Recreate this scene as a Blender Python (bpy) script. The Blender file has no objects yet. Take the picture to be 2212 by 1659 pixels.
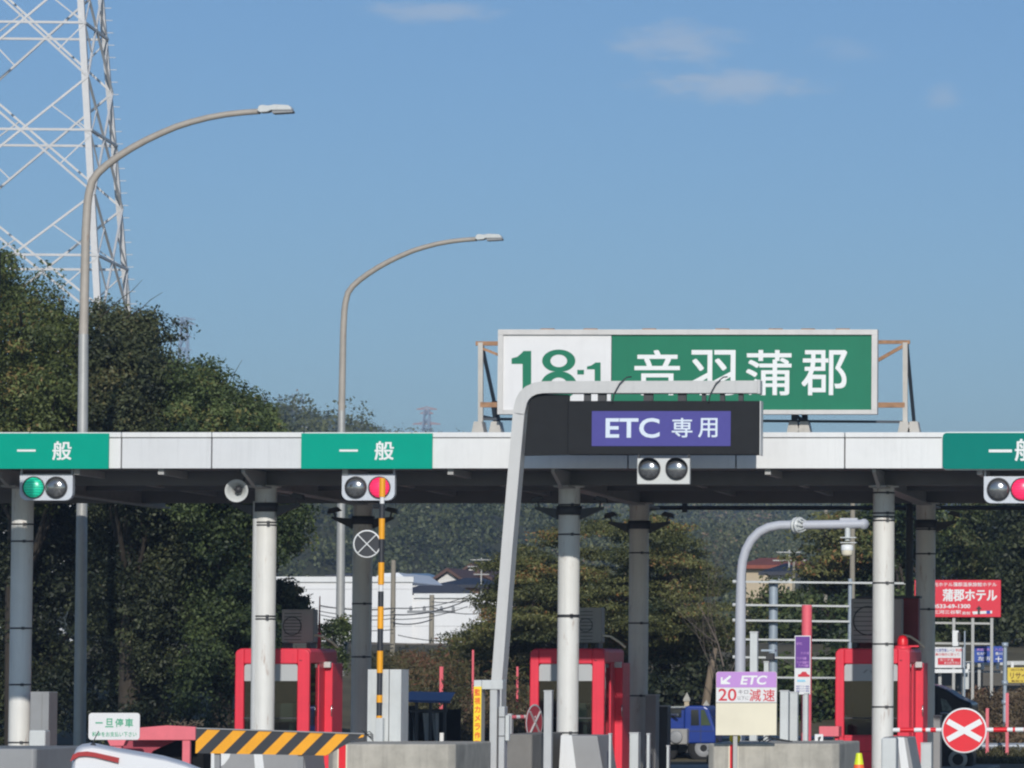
import bpy, bmesh, math, random
import numpy as np
from mathutils import Vector, Matrix, noise

sc = bpy.context.scene
COL = sc.collection
R = math.radians

# ------------------------------------------------------------------ camera
F = 11000.0            # focal length in reference pixels (the reference is 2212 x 1659 of them)
CX, CY = 2930.0, 829.5  # principal point
HOR = 1460.0           # row of the horizon
CAMZ = 2.0
PITCH = math.atan((HOR - CY) / F)
cam = bpy.data.cameras.new('camera')
cam_o = bpy.data.objects.new('camera', cam)
COL.objects.link(cam_o)
cam.sensor_fit = 'HORIZONTAL'
cam.sensor_width = 36.0
cam.lens = F / 2212.0 * 36.0
cam.shift_x = (1106.0 - CX) / 2212.0
cam.clip_start = 0.5
cam.clip_end = 9000.0
cam_o.location = (0, 0, CAMZ)
cam_o.rotation_euler = (R(90) + PITCH, 0, 0)
sc.camera = cam_o

# ------------------------------------------------------------------ sky, sun, exposure
SUN_EL, SUN_AZ = R(23), R(10.5)      # sun behind the camera, a little to its right
to_sun = Vector((math.cos(SUN_EL) * math.sin(SUN_AZ), -math.cos(SUN_EL) * math.cos(SUN_AZ), math.sin(SUN_EL)))
sun = bpy.data.lights.new('sun', 'SUN')
sun.energy = 3.3
sun.angle = R(0.5)
sun.color = (1.0, 0.955, 0.89)
sun_o = bpy.data.objects.new('sun', sun)
COL.objects.link(sun_o)
sun_o.location = to_sun * 200
sun_o.rotation_euler = to_sun.to_track_quat('Z', 'Y').to_euler()

world = bpy.data.worlds.new('World')
sc.world = world
world.use_nodes = True
wn, wl = world.node_tree.nodes, world.node_tree.links
wn.clear()
w_out = wn.new('ShaderNodeOutputWorld')
w_bg = wn.new('ShaderNodeBackground')
w_bg.inputs['Strength'].default_value = 0.105
w_sky = wn.new('ShaderNodeTexSky')
w_sky.sky_type = 'NISHITA'
w_sky.sun_disc = False
w_sky.sun_elevation = SUN_EL
w_sky.sun_rotation = math.pi - SUN_AZ
w_sky.altitude = 0
w_sky.air_density = 0.9
w_sky.dust_density = 0.0
w_sky.ozone_density = 3.0


def pix_dir(x, y):
    dx, dy = (x - CX) / F, (CY - y) / F
    return Vector((dx, math.cos(PITCH) - dy * math.sin(PITCH), math.sin(PITCH) + dy * math.cos(PITCH))).normalized()


# thin high clouds: a few soft wisps in fixed directions of the sky
w_tc = wn.new('ShaderNodeTexCoord')
w_noise = wn.new('ShaderNodeTexNoise')
w_map = wn.new('ShaderNodeMapping')
w_map.inputs['Scale'].default_value = (130, 130, 420)
wl.new(w_tc.outputs['Generated'], w_map.inputs['Vector'])
wl.new(w_map.outputs['Vector'], w_noise.inputs['Vector'])
w_noise.inputs['Scale'].default_value = 1.0
w_noise.inputs['Detail'].default_value = 5
w_noise.inputs['Roughness'].default_value = 0.6
prev = None
for (cx, cy, ax, ay, k) in ((940, 26, 150, 26, .42), (1455, 92, 150, 48, .42), (1590, 184, 215, 40, .5), (2040, 208, 50, 30, .28), (1835, 110, 90, 30, .15)):
    d0 = pix_dir(cx, cy)
    sep = wn.new('ShaderNodeVectorMath'); sep.operation = 'SUBTRACT'
    wl.new(w_tc.outputs['Generated'], sep.inputs[0]); sep.inputs[1].default_value = d0
    mp = wn.new('ShaderNodeVectorMath'); mp.operation = 'MULTIPLY'
    wl.new(sep.outputs[0], mp.inputs[0]); mp.inputs[1].default_value = (F / ax, 0, F / ay)
    ln = wn.new('ShaderNodeVectorMath'); ln.operation = 'LENGTH'
    wl.new(mp.outputs[0], ln.inputs[0])
    wob = wn.new('ShaderNodeMath'); wob.operation = 'MULTIPLY_ADD'
    wl.new(w_noise.outputs['Fac'], wob.inputs[0]); wob.inputs[1].default_value = 1.7; wob.inputs[2].default_value = -0.75
    dd = wn.new('ShaderNodeMath'); dd.operation = 'SUBTRACT'
    wl.new(ln.outputs['Value'], dd.inputs[0]); wl.new(wob.outputs[0], dd.inputs[1])
    mr = wn.new('ShaderNodeMapRange'); mr.interpolation_type = 'SMOOTHSTEP'
    mr.inputs['From Min'].default_value = 1.05; mr.inputs['From Max'].default_value = 0.0
    mr.inputs['To Min'].default_value = 0.0; mr.inputs['To Max'].default_value = k
    wl.new(dd.outputs[0], mr.inputs['Value'])
    if prev is None:
        prev = mr.outputs[0]
    else:
        mx = wn.new('ShaderNodeMath'); mx.operation = 'MAXIMUM'
        wl.new(prev, mx.inputs[0]); wl.new(mr.outputs[0], mx.inputs[1]); prev = mx.outputs[0]
w_tint = wn.new('ShaderNodeMix'); w_tint.data_type = 'RGBA'; w_tint.blend_type = 'MULTIPLY'
w_sep = wn.new('ShaderNodeSeparateXYZ')
wl.new(w_tc.outputs['Generated'], w_sep.inputs[0])
w_side = wn.new('ShaderNodeMapRange'); w_side.interpolation_type = 'SMOOTHSTEP'
w_side.inputs['From Min'].default_value = -0.5; w_side.inputs['From Max'].default_value = 0.75
wl.new(w_sep.outputs['Y'], w_side.inputs['Value'])
wl.new(w_side.outputs[0], w_tint.inputs['Factor'])
wl.new(w_sky.outputs['Color'], w_tint.inputs['A'])
w_tint.inputs['B'].default_value = (.495, .6, .735, 1)
w_mix = wn.new('ShaderNodeMix'); w_mix.data_type = 'RGBA'
wl.new(prev, w_mix.inputs['Factor'])
wl.new(w_tint.outputs['Result'], w_mix.inputs['A'])
w_mix.inputs['B'].default_value = (5.0, 5.6, 6.5, 1)
wl.new(w_mix.outputs['Result'], w_bg.inputs['Color'])
wl.new(w_bg.outputs[0], w_out.inputs['Surface'])

sc.view_settings.view_transform = 'Standard'
sc.view_settings.look = 'None'
sc.view_settings.gamma = 1.0
sc.view_settings.exposure = 0.0
try:
    sc.cycles.filter_width = 2.2
    sc.cycles.max_bounces = 6
    sc.cycles.diffuse_bounces = 3
    sc.cycles.transparent_max_bounces = 8
    sc.cycles.volume_bounces = 0
    sc.cycles.use_denoising = True
except Exception:
    pass

# ------------------------------------------------------------------ helpers


def at(x, y, Y):
    """the point at depth Y (metres along +Y) that reference pixel (x, y) looks at"""
    d = pix_dir(x, y)
    t = Y / d.y
    return Vector((d.x * t, Y, CAMZ + d.z * t))


def lin(r, g, b):
    def c(v):
        v /= 255.0
        return v / 12.92 if v <= 0.04045 else ((v + 0.055) / 1.055) ** 2.4
    return (c(r), c(g), c(b))


MATS = {}


def M(name, col, rough=0.6, metal=0.0, var=0.12, scale=3.0, rust=0.0, streak=0.0, dirt=0.0, emit=0.0, spec=0.5, bump=0.0, stretch=(1, 1, 1), coat=0.0):
    """procedural material: base colour broken up by noise, with optional rust spots, run-off streaks and bump"""
    if name in MATS:
        return MATS[name]
    m = bpy.data.materials.new(name)
    m.use_nodes = True
    n, l = m.node_tree.nodes, m.node_tree.links
    p = n['Principled BSDF']
    p.inputs['Roughness'].default_value = rough
    p.inputs['Metallic'].default_value = metal
    p.inputs['Specular IOR Level'].default_value = spec
    p.inputs['Coat Weight'].default_value = coat
    tc = n.new('ShaderNodeTexCoord')
    mp = n.new('ShaderNodeMapping'); mp.inputs['Scale'].default_value = stretch
    l.new(tc.outputs['Object'], mp.inputs['Vector'])
    nz = n.new('ShaderNodeTexNoise'); nz.inputs['Scale'].default_value = scale
    nz.inputs['Detail'].default_value = 6; nz.inputs['Roughness'].default_value = 0.65
    l.new(mp.outputs[0], nz.inputs['Vector'])
    ramp = n.new('ShaderNodeValToRGB')
    a = tuple(max(0, c * (1 - var)) for c in col) + (1,)
    b = tuple(min(1, c * (1 + var)) for c in col) + (1,)
    ramp.color_ramp.elements[0].position = 0.3; ramp.color_ramp.elements[0].color = a
    ramp.color_ramp.elements[1].position = 0.7; ramp.color_ramp.elements[1].color = b
    l.new(nz.outputs['Fac'], ramp.inputs['Fac'])
    cur = ramp.outputs['Color']

    def layer(cur, scale3, lo, hi, colour, amount, detail=5):
        mp2 = n.new('ShaderNodeMapping'); mp2.inputs['Scale'].default_value = scale3
        mp2.inputs['Location'].default_value = (3.7, 1.3, 8.1)
        l.new(tc.outputs['Object'], mp2.inputs['Vector'])
        n2 = n.new('ShaderNodeTexNoise'); n2.inputs['Scale'].default_value = 1.0; n2.inputs['Detail'].default_value = detail
        n2.inputs['Roughness'].default_value = 0.7
        l.new(mp2.outputs[0], n2.inputs['Vector'])
        mr = n.new('ShaderNodeMapRange'); mr.inputs['From Min'].default_value = lo; mr.inputs['From Max'].default_value = hi
        mr.inputs['To Max'].default_value = amount
        l.new(n2.outputs['Fac'], mr.inputs['Value'])
        mx = n.new('ShaderNodeMix'); mx.data_type = 'RGBA'
        l.new(mr.outputs[0], mx.inputs['Factor']); l.new(cur, mx.inputs['A']); mx.inputs['B'].default_value = tuple(colour) + (1,)
        return mx.outputs['Result']
    if streak:
        cur = layer(cur, (14, 14, 0.7), 0.5, 0.75, tuple(c * 0.55 for c in col), streak)
    if dirt:
        cur = layer(cur, (1.1, 1.1, 1.1), 0.5, 0.72, (0.09, 0.08, 0.065), dirt, 8)
    if rust:
        cur = layer(cur, (9, 9, 1.6), 0.62 if rust < .85 else 0.585, 0.74, (0.25, 0.1, 0.035), rust, 8)
    l.new(cur, p.inputs['Base Color'])
    if emit:
        l.new(cur, p.inputs['Emission Color'])
        p.inputs['Emission Strength'].default_value = emit
    if bump:
        bp = n.new('ShaderNodeBump'); bp.inputs['Strength'].default_value = bump; bp.inputs['Distance'].default_value = 0.03
        l.new(nz.outputs['Fac'], bp.inputs['Height']); l.new(bp.outputs[0], p.inputs['Normal'])
    MATS[name] = m
    return m


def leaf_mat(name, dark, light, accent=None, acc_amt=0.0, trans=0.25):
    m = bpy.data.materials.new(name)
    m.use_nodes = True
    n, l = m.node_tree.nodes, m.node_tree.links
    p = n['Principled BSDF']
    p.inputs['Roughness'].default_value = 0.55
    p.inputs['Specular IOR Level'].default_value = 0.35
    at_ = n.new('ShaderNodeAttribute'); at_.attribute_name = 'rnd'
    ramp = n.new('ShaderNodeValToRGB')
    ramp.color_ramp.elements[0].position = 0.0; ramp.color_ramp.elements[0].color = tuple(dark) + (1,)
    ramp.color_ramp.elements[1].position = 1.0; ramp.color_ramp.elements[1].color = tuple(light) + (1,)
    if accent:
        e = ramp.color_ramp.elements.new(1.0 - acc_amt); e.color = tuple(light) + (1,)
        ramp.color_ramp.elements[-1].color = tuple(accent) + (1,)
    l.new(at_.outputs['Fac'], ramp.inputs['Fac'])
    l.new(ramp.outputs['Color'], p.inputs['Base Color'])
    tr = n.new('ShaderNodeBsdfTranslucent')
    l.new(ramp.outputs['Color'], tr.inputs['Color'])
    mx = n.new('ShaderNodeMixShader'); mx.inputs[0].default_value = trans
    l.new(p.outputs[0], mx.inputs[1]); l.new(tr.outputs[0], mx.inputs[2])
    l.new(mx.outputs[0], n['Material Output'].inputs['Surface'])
    return m


def glass_mat(name, col=(0.02, 0.025, 0.03), rough=0.06):
    return M(name, col, rough=rough, var=0.05, spec=0.8)


ROOT = {}


def tag(o, label=None, cat=None, group=None, kind=None):
    if label: o['label'] = label
    if cat: o['category'] = cat
    if group: o['group'] = group
    if kind: o['kind'] = kind
    return o


def thing(name, label, cat, loc, group=None):
    o = bpy.data.objects.new(name, None)
    o.empty_display_size = 0.3
    COL.objects.link(o)
    o.location = loc
    ROOT[o.name] = Vector(loc)
    return tag(o, label, cat, group)


def children(o):
    return list(o.children)


def copy_tree(o, parent=None):
    c = o.copy()
    COL.objects.link(c)
    ROOT[c.name] = ROOT.get(o.name, Vector()).copy()
    if parent is not None:
        c.parent = parent
    for ch in children(o):
        copy_tree(ch, c)
    return c


def copy_to(o, loc, label=None):
    c = copy_tree(o)
    c.location = loc
    ROOT[c.name] = Vector(loc)
    if label: c['label'] = label
    return c


class MB:
    def __init__(self):
        self.v, self.f, self.m, self.s = [], [], [], []

    def add(self, verts, faces, mi=0, smooth=False):
        b = len(self.v)
        self.v += [Vector(p) for p in verts]
        for f in faces:
            self.f.append([i + b for i in f]); self.m.append(mi); self.s.append(smooth)
        return self

    def box(self, x0, x1, y0, y1, z0, z1, mi=0):
        if x0 > x1: x0, x1 = x1, x0
        if z0 > z1: z0, z1 = z1, z0
        v = [(x0, y0, z0), (x1, y0, z0), (x1, y1, z0), (x0, y1, z0), (x0, y0, z1), (x1, y0, z1), (x1, y1, z1), (x0, y1, z1)]
        return self.add(v, [(0, 3, 2, 1), (4, 5, 6, 7), (0, 1, 5, 4), (1, 2, 6, 5), (2, 3, 7, 6), (3, 0, 4, 7)], mi)

    def pbox(self, x0, y0, x1, y1, Y, d, mi=0):
        """box whose front face fills the pixel rectangle at depth Y; d metres deep"""
        a, b = at(x0, y1, Y), at(x1, y0, Y)
        return self.box(a.x, b.x, Y, Y + d, a.z, b.z, mi)

    def prism(self, poly, y0, y1, mi=0, side=None):
        """polygon of (x, z) extruded from y0 to y1 (front face first)"""
        n = len(poly)
        area = sum(poly[i][0] * poly[(i + 1) % n][1] - poly[(i + 1) % n][0] * poly[i][1] for i in range(n))
        if area < 0: poly = poly[::-1]
        v = [(x, y0, z) for x, z in poly] + [(x, y1, z) for x, z in poly]
        self.add(v, [tuple(range(n)), tuple(range(2 * n - 1, n - 1, -1))], mi)
        self.add(v, [((i + 1) % n, i, i + n, (i + 1) % n + n) for i in range(n)], mi if side is None else side)
        return self

    def pprism(self, pix, Y, d, mi=0, side=None):
        poly = []
        for x, y in pix:
            p = at(x, y, Y); poly.append((p.x, p.z))
        return self.prism(poly, Y, Y + d, mi, side)

    def tube(self, pts, r, n=12, mi=0, caps=True):
        pts = [Vector(p) for p in pts]
        rs = r if isinstance(r, (list, tuple)) else [r] * len(pts)
        rings = []
        up = None
        for i, p in enumerate(pts):
            t = (pts[min(i + 1, len(pts) - 1)] - pts[max(i - 1, 0)]).normalized()
            if up is None:
                up = Vector((0, 1, 0)) if abs(t.y) < 0.9 else Vector((1, 0, 0))
            a = (up - t * up.dot(t)).normalized(); b = t.cross(a); up = a
            rings.append([p + (a * math.cos(2 * math.pi * k / n) + b * math.sin(2 * math.pi * k / n)) * rs[i] for k in range(n)])
        v = [q for rg in rings for q in rg]
        f = []
        for i in range(len(pts) - 1):
            for k in range(n):
                k2 = (k + 1) % n
                f.append((i * n + k, i * n + k2, (i + 1) * n + k2, (i + 1) * n + k))
        self.add(v, f, mi, True)
        if caps:
            self.add(rings[0], [tuple(range(n))[::-1]], mi)
            self.add(rings[-1], [tuple(range(n))], mi)
        return self

    def bar(self, p0, p1, w, h=None, mi=0):
        """square bar between two points"""
        p0, p1 = Vector(p0), Vector(p1)
        h = w if h is None else h
        t = (p1 - p0).normalized()
        up = Vector((0, 0, 1)) if abs(t.z) < 0.95 else Vector((0, 1, 0))
        a = t.cross(up).normalized(); b = a.cross(t)
        v = []
        for p in (p0, p1):
            for sx, sy in ((-1, -1), (1, -1), (1, 1), (-1, 1)):
                v.append(p + a * sx * w / 2 + b * sy * h / 2)
        return self.add(v, [(3, 2, 1, 0), (4, 5, 6, 7), (0, 1, 5, 4), (1, 2, 6, 5), (2, 3, 7, 6), (3, 0, 4, 7)], mi)

    def lathe(self, c, axis, prof, n=24, mi=0, smooth=True):
        """profile of (radius, distance along axis) spun about axis at c"""
        ax = Vector(axis).normalized()
        a = ax.orthogonal().normalized(); b = ax.cross(a)
        c = Vector(c)
        v = []
        for r, h in prof:
            for k in range(n):
                an = 2 * math.pi * k / n
                v.append(c + ax * h + (a * math.cos(an) + b * math.sin(an)) * max(r, 1e-4))
        f = []
        for i in range(len(prof) - 1):
            for k in range(n):
                k2 = (k + 1) % n
                f.append((i * n + k, i * n + k2, (i + 1) * n + k2, (i + 1) * n + k))
        return self.add(v, f, mi, smooth)

    def build(self, name, mat, parent=None, bevel=0.0, seg=2, loc=None):
        me = bpy.data.meshes.new(name)
        if parent is not None:
            off = ROOT[parent.name]
        elif loc is not None:
            off = Vector(loc)
        else:
            xs = [p.x for p in self.v]; ys = [p.y for p in self.v]; zs = [p.z for p in self.v]
            off = Vector(((min(xs) + max(xs)) / 2, (min(ys) + max(ys)) / 2, min(zs)))
        me.from_pydata([tuple(p - off) for p in self.v], [], self.f)
        mats = mat if isinstance(mat, (list, tuple)) else [mat]
        for mm in mats: me.materials.append(mm)
        me.polygons.foreach_set('material_index', self.m)
        me.polygons.foreach_set('use_smooth', self.s)
        if bevel:
            bm = bmesh.new(); bm.from_mesh(me)
            bmesh.ops.remove_doubles(bm, verts=bm.verts, dist=1e-5)
            es = [e for e in bm.edges if len(e.link_faces) == 2 and e.calc_face_angle(0) > 0.6]
            bmesh.ops.bevel(bm, geom=es, offset=bevel, segments=seg, profile=0.5, affect='EDGES', clamp_overlap=True)
            bm.to_mesh(me); bm.free()
        me.update()
        o = bpy.data.objects.new(name, me)
        COL.objects.link(o)
        ROOT[o.name] = off.copy()
        if parent is not None:
            o.parent = parent
        else:
            o.location = off
        return o


def rrect(x0, z0, x1, z1, r, n=5, corners=(1, 1, 1, 1)):
    """rounded rectangle polygon, corners: bl, br, tr, tl"""
    out = []
    for (cx, cz, a0, on) in ((x0 + r, z0 + r, 180, corners[0]), (x1 - r, z0 + r, 270, corners[1]), (x1 - r, z1 - r, 0, corners[2]), (x0 + r, z1 - r, 90, corners[3])):
        if not on:
            out.append((x0 if a0 in (180, 90) else x1, z0 if a0 in (180, 270) else z1)); continue
        for k in range(n + 1):
            a = R(a0 + 90.0 * k / n)
            out.append((cx + r * math.cos(a), cz + r * math.sin(a)))
    return out


# writing is set in Blender's own built-in typeface
_fc = bpy.data.curves.new('typeset', 'FONT')
_fo = bpy.data.objects.new('typeset', _fc)
COL.objects.link(_fo)


def glyphs(s, off=0.0):
    _fc.body = s
    _fc.offset = off
    _fc.resolution_u = 4
    dg = bpy.context.evaluated_depsgraph_get()
    dg.update()
    me = bpy.data.meshes.new_from_object(_fo.evaluated_get(dg))
    v = [(p.co.x, p.co.y) for p in me.vertices]
    f = [tuple(q.vertices) for q in me.polygons]
    bpy.data.meshes.remove(me)
    return v, f


def write(mb, s, x0, y0, x1, y1, Y, off=0.0, shear=0.0, mi=0, keep=None, bold=0.0):
    """set the words s so that they fill the pixel rectangle at depth Y"""
    v, f = glyphs(s, off)
    xs = [p[0] for p in v]; ys = [p[1] for p in v]
    ax, bx, ay, by = min(xs), max(xs), min(ys), max(ys)
    if keep:           # keep = (ay, by): vertical extent of the glyph box in em
        ay, by = keep
    a, b = at(x0, y1, Y), at(x1, y0, Y)
    g = bold * (b.z - a.z)
    steps = [(0, 0)] if not bold else [(-1, -.9), (1, -.9), (1, .9), (-1, .9), (0, 0)]
    for k, (ox, oz) in enumerate(steps):       # heavier strokes: the same letter laid a hair's breadth apart
        out = []
        for px, py in v:
            u = (px - ax) / max(bx - ax, 1e-6); w = (py - ay) / max(by - ay, 1e-6)
            z = a.z + g + (b.z - a.z - 2 * g) * w
            out.append((a.x + g + (b.x - a.x - 2 * g) * u + shear * (z - a.z) + ox * g, Y - .0005 * k, z + oz * g))
        mb.add(out, f, mi)
    return mb


CJK = (-0.1, 0.86)


def leaf_cloud(name, mat, centers, normals, size, parent=None, loc=None, rnd=None, aspect=0.55, jitter=0.9, seed=0):
    """one mesh of many small leaf-shaped faces; centers (n,3) world, normals (n,3)"""
    rng = np.random.default_rng(seed)
    n = len(centers)
    off = np.array(ROOT[parent.name] if parent is not None else (loc if loc is not None else (0, 0, 0)), dtype=np.float64)
    c = np.asarray(centers) - off
    nr = np.asarray(normals) + rng.normal(0, jitter, (n, 3))
    nr /= np.linalg.norm(nr, axis=1, keepdims=True) + 1e-9
    t = rng.normal(0, 1, (n, 3))
    a = np.cross(nr, t); a /= np.linalg.norm(a, axis=1, keepdims=True) + 1e-9
    b = np.cross(nr, a)
    s = (np.asarray(size) * rng.uniform(0.6, 1.35, n))[:, None] if np.ndim(size) == 0 else (np.asarray(size) * rng.uniform(0.7, 1.3, n))[:, None]
    fold = nr * s * 0.18
    v = np.stack([c + a * s, c + b * s * aspect + fold, c - a * s, c - b * s * aspect + fold], axis=1).reshape(-1, 3)
    me = bpy.data.meshes.new(name)
    me.vertices.add(4 * n); me.vertices.foreach_set('co', v.astype(np.float32).ravel())
    me.loops.add(4 * n); me.loops.foreach_set('vertex_index', np.arange(4 * n, dtype=np.int32))
    me.polygons.add(n)
    me.polygons.foreach_set('loop_start', np.arange(0, 4 * n, 4, dtype=np.int32))
    me.polygons.foreach_set('loop_total', np.full(n, 4, dtype=np.int32))
    at_ = me.attributes.new('rnd', 'FLOAT', 'FACE')
    rv = rng.uniform(0, 1, n) if rnd is None else np.clip(rnd + rng.normal(0, 0.16, n), 0, 1)
    at_.data.foreach_set('value', rv.astype(np.float32))
    me.materials.append(mat)
    me.update(calc_edges=True)
    o = bpy.data.objects.new(name, me)
    COL.objects.link(o)
    ROOT[o.name] = Vector(off)
    if parent is not None: o.parent = parent
    else: o.location = Vector(off)
    return o


def shell_points(rng, c, r, n, inner=0.55, low=-0.7):
    """points through the outer part of an ellipsoid, fewer below"""
    d = rng.normal(0, 1, (int(n * 1.7) + 8, 3)); d /= np.linalg.norm(d, axis=1, keepdims=True)
    d = d[d[:, 2] > low][:n]
    k = (inner + (1 - inner) * rng.uniform(0, 1, len(d)) ** 0.6)[:, None]
    u1, u2 = rng.normal(0, 1, (2, 3)); ph = rng.uniform(0, 6.28, 2)      # lumps and hollows in the clump
    k = k * (1 + .2 * np.sin(3.2 * d @ u1 + ph[0]) + .16 * np.sin(5.1 * d @ u2 + ph[1]))[:, None]
    return np.asarray(c) + d * k * np.asarray(r), d

# ------------------------------------------------------------------ materials
m_white = M('white_enamel', (0.77, 0.775, 0.765), rough=0.35, var=0.04, scale=1.2, streak=0.2, dirt=.05)
m_white2 = M('cool_white_enamel', (0.67, 0.685, 0.695), rough=0.35, var=0.04, scale=1.2, streak=0.2, dirt=.05)
m_column = M('column_paint', (0.74, 0.73, 0.69), rough=0.4, var=0.04, scale=2, streak=0.3, rust=0.86)
m_soffit = M('soffit_steel', (0.17, 0.17, 0.175), rough=0.6, var=0.12, scale=0.8, dirt=0.3)
m_beam = M('beam_steel', (0.4, 0.4, 0.39), rough=0.55, var=0.08, dirt=0.2)
m_dark = M('dark_steel', (0.035, 0.036, 0.04), rough=0.5, var=0.2)
m_black = M('black_panel', (0.012, 0.0135, 0.0155), rough=0.6, var=0.15, scale=6, spec=.2)
m_galv = M('galvanised_steel', (0.42, 0.42, 0.40), rough=0.45, metal=0.25, var=0.08, scale=5, streak=0.15)
m_lamp_pole = M('weathered_lamp_pole', (0.4, 0.36, 0.31), rough=0.5, var=0.1, scale=4, streak=0.25, rust=0.7)
m_grey = M('grey_paint', (0.50, 0.51, 0.51), rough=0.4, var=0.05, scale=3, streak=0.2, dirt=0.12)
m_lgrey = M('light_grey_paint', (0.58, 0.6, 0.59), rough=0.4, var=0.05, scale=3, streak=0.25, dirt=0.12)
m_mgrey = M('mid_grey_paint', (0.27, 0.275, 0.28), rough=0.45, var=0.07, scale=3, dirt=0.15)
m_concrete = M('concrete', (0.43, 0.405, 0.35), rough=0.85, var=0.22, scale=2.2, streak=0.55, dirt=0.4, bump=0.3)
m_asphalt = M('asphalt', (0.115, 0.113, 0.11), rough=0.9, var=0.25, scale=3, bump=0.4)
m_paint_white = M('road_paint', (0.7, 0.7, 0.68), rough=0.7, var=0.08, dirt=0.2)
m_green = M('lane_sign_green', lin(0, 158, 134), rough=0.5, spec=.08, var=0.04)
m_green2 = M('lane_sign_deep_green', lin(0, 124, 112), rough=0.5, spec=.08, var=0.03)
m_signgreen = M('sign_green', lin(22, 118, 88), rough=0.5, spec=.25, var=0.07, scale=1.2, streak=0.12)
m_letter = M('white_lettering', (0.8, 0.81, 0.8), rough=0.5, var=0.02)
m_signwhite = M('sign_white', (0.74, 0.735, 0.73), rough=0.5, var=0.03, streak=0.12)
m_signframe = M('sign_frame', (0.6, 0.585, 0.56), rough=0.45, var=0.07, streak=0.25, rust=0.45)
m_rusty = M('rusty_steel', (0.36, 0.2, 0.11), rough=0.75, var=0.35, scale=6, rust=0.9)
m_signpost = M('weathered_white_steel', (0.5, 0.475, 0.43), rough=0.55, var=0.12, streak=0.3, rust=0.8)
m_bluesteel = M('dark_blue_grey_steel', (0.05, 0.065, 0.085), rough=0.55, var=0.2)
m_purple = M('lane_display_purple', lin(80, 77, 148), rough=0.6, spec=.2, var=0.04, scale=8)
m_red = M('booth_red', lin(230, 58, 78), rough=0.45, var=0.1, scale=1.2, streak=0.3, dirt=.1, spec=.3)
m_faded = M('faded_red', lin(228, 112, 122), rough=0.5, var=0.07, streak=0.2)
m_signred = M('signal_red', lin(228, 28, 44), rough=0.4, var=0.04)
m_hotred = M('billboard_red', lin(225, 40, 62), rough=0.5, var=0.04)
m_yellow = M('warning_yellow', lin(240, 165, 20), rough=0.45, var=0.07, streak=0.15)
m_yellow2 = M('bright_yellow', lin(250, 215, 40), rough=0.45, var=0.04)
m_hblack = M('warning_black', (0.028, 0.03, 0.036), rough=0.45, var=0.2)
m_glass = glass_mat('dark_glass')
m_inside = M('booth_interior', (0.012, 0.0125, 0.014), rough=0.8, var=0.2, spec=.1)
m_blind = M('window_blind', (0.45, 0.47, 0.48), rough=0.6, var=0.04)
m_mint = M('pale_green_console', lin(170, 195, 178), rough=0.5, var=0.06)
m_lens = M('unlit_lens', (0.3, 0.305, 0.31), rough=0.2, metal=0.8, var=0.05)
m_lens_green = M('lit_green_lens', lin(30, 200, 160), rough=0.3, var=0.3, scale=40, emit=0.25)
m_lens_red = M('lit_red_lens', lin(255, 50, 100), rough=0.3, var=0.15, scale=40, emit=0.55)
m_aircon = M('aircon_casing', (0.34, 0.325, 0.295), rough=0.5, var=0.06, streak=0.25, dirt=0.2)
m_signblue = M('sign_blue', lin(35, 75, 165), rough=0.5, var=0.05)
m_lav = M('lavender', lin(190, 140, 208), rough=0.5, var=0.03)
m_cream = M('cream_panel', lin(228, 220, 196), rough=0.55, var=0.03, scale=2, dirt=0.08)
m_ink_red = M('red_ink', lin(205, 45, 60), rough=0.6, var=0.03)
m_ink_green = M('green_ink', lin(60, 165, 125), rough=0.6, var=0.03)
m_ink_grey = M('grey_ink', lin(105, 95, 105), rough=0.6, var=0.03)
m_ink_orange = M('orange_red_ink', lin(235, 80, 40), rough=0.6, var=0.03)
m_ink_blue = M('blue_ink', lin(50, 60, 150), rough=0.6, var=0.03)
m_ink_black = M('black_ink', (0.03, 0.03, 0.03), rough=0.6, var=0.03)
m_violet = M('deep_violet', lin(100, 50, 140), rough=0.5, var=0.03)
m_carwhite = M('white_car_paint', (0.74, 0.75, 0.77), rough=0.4, var=0.02, coat=0.08, spec=.3)
m_carblack = M('black_car_paint', (0.012, 0.014, 0.018), rough=0.3, var=0.1, coat=0.15, spec=0.3)
m_truckblue = M('blue_truck_paint', lin(28, 58, 140), rough=0.3, var=0.06, coat=0.3)
m_lampred = M('red_lamp_lens', lin(170, 60, 62), rough=0.25, var=0.05)
m_rubber = M('tyre_rubber', (0.02, 0.02, 0.021), rough=0.85, var=0.2)
m_chrome = M('bright_metal', (0.6, 0.6, 0.6), rough=0.25, metal=0.9, var=0.05)

PXM = lambda Y: Y / F       # metres per reference pixel at depth Y

def lens_bands(m):
    """the ribbed pattern moulded into a lit lens"""
    n, l = m.node_tree.nodes, m.node_tree.links
    p = n['Principled BSDF']
    src = p.inputs['Base Color'].links[0].from_socket
    tc = n.new('ShaderNodeTexCoord')
    wv = n.new('ShaderNodeTexWave'); wv.wave_type = 'BANDS'; wv.bands_direction = 'Z'
    wv.inputs['Scale'].default_value = 7.0; wv.inputs['Distortion'].default_value = 3.0; wv.inputs['Detail Scale'].default_value = 6.0
    l.new(tc.outputs['Object'], wv.inputs['Vector'])
    mr = n.new('ShaderNodeMapRange'); mr.inputs['To Min'].default_value = .45; mr.inputs['To Max'].default_value = 1.1
    l.new(wv.outputs['Fac'], mr.inputs['Value'])
    mx = n.new('ShaderNodeMix'); mx.data_type = 'RGBA'; mx.blend_type = 'MULTIPLY'; mx.inputs['Factor'].default_value = 1.0
    l.new(src, mx.inputs['A']); l.new(mr.outputs[0], mx.inputs['B'])
    l.new(mx.outputs['Result'], p.inputs['Base Color'])


lens_bands(m_lens_green)
lens_bands(m_lens_red)

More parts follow.
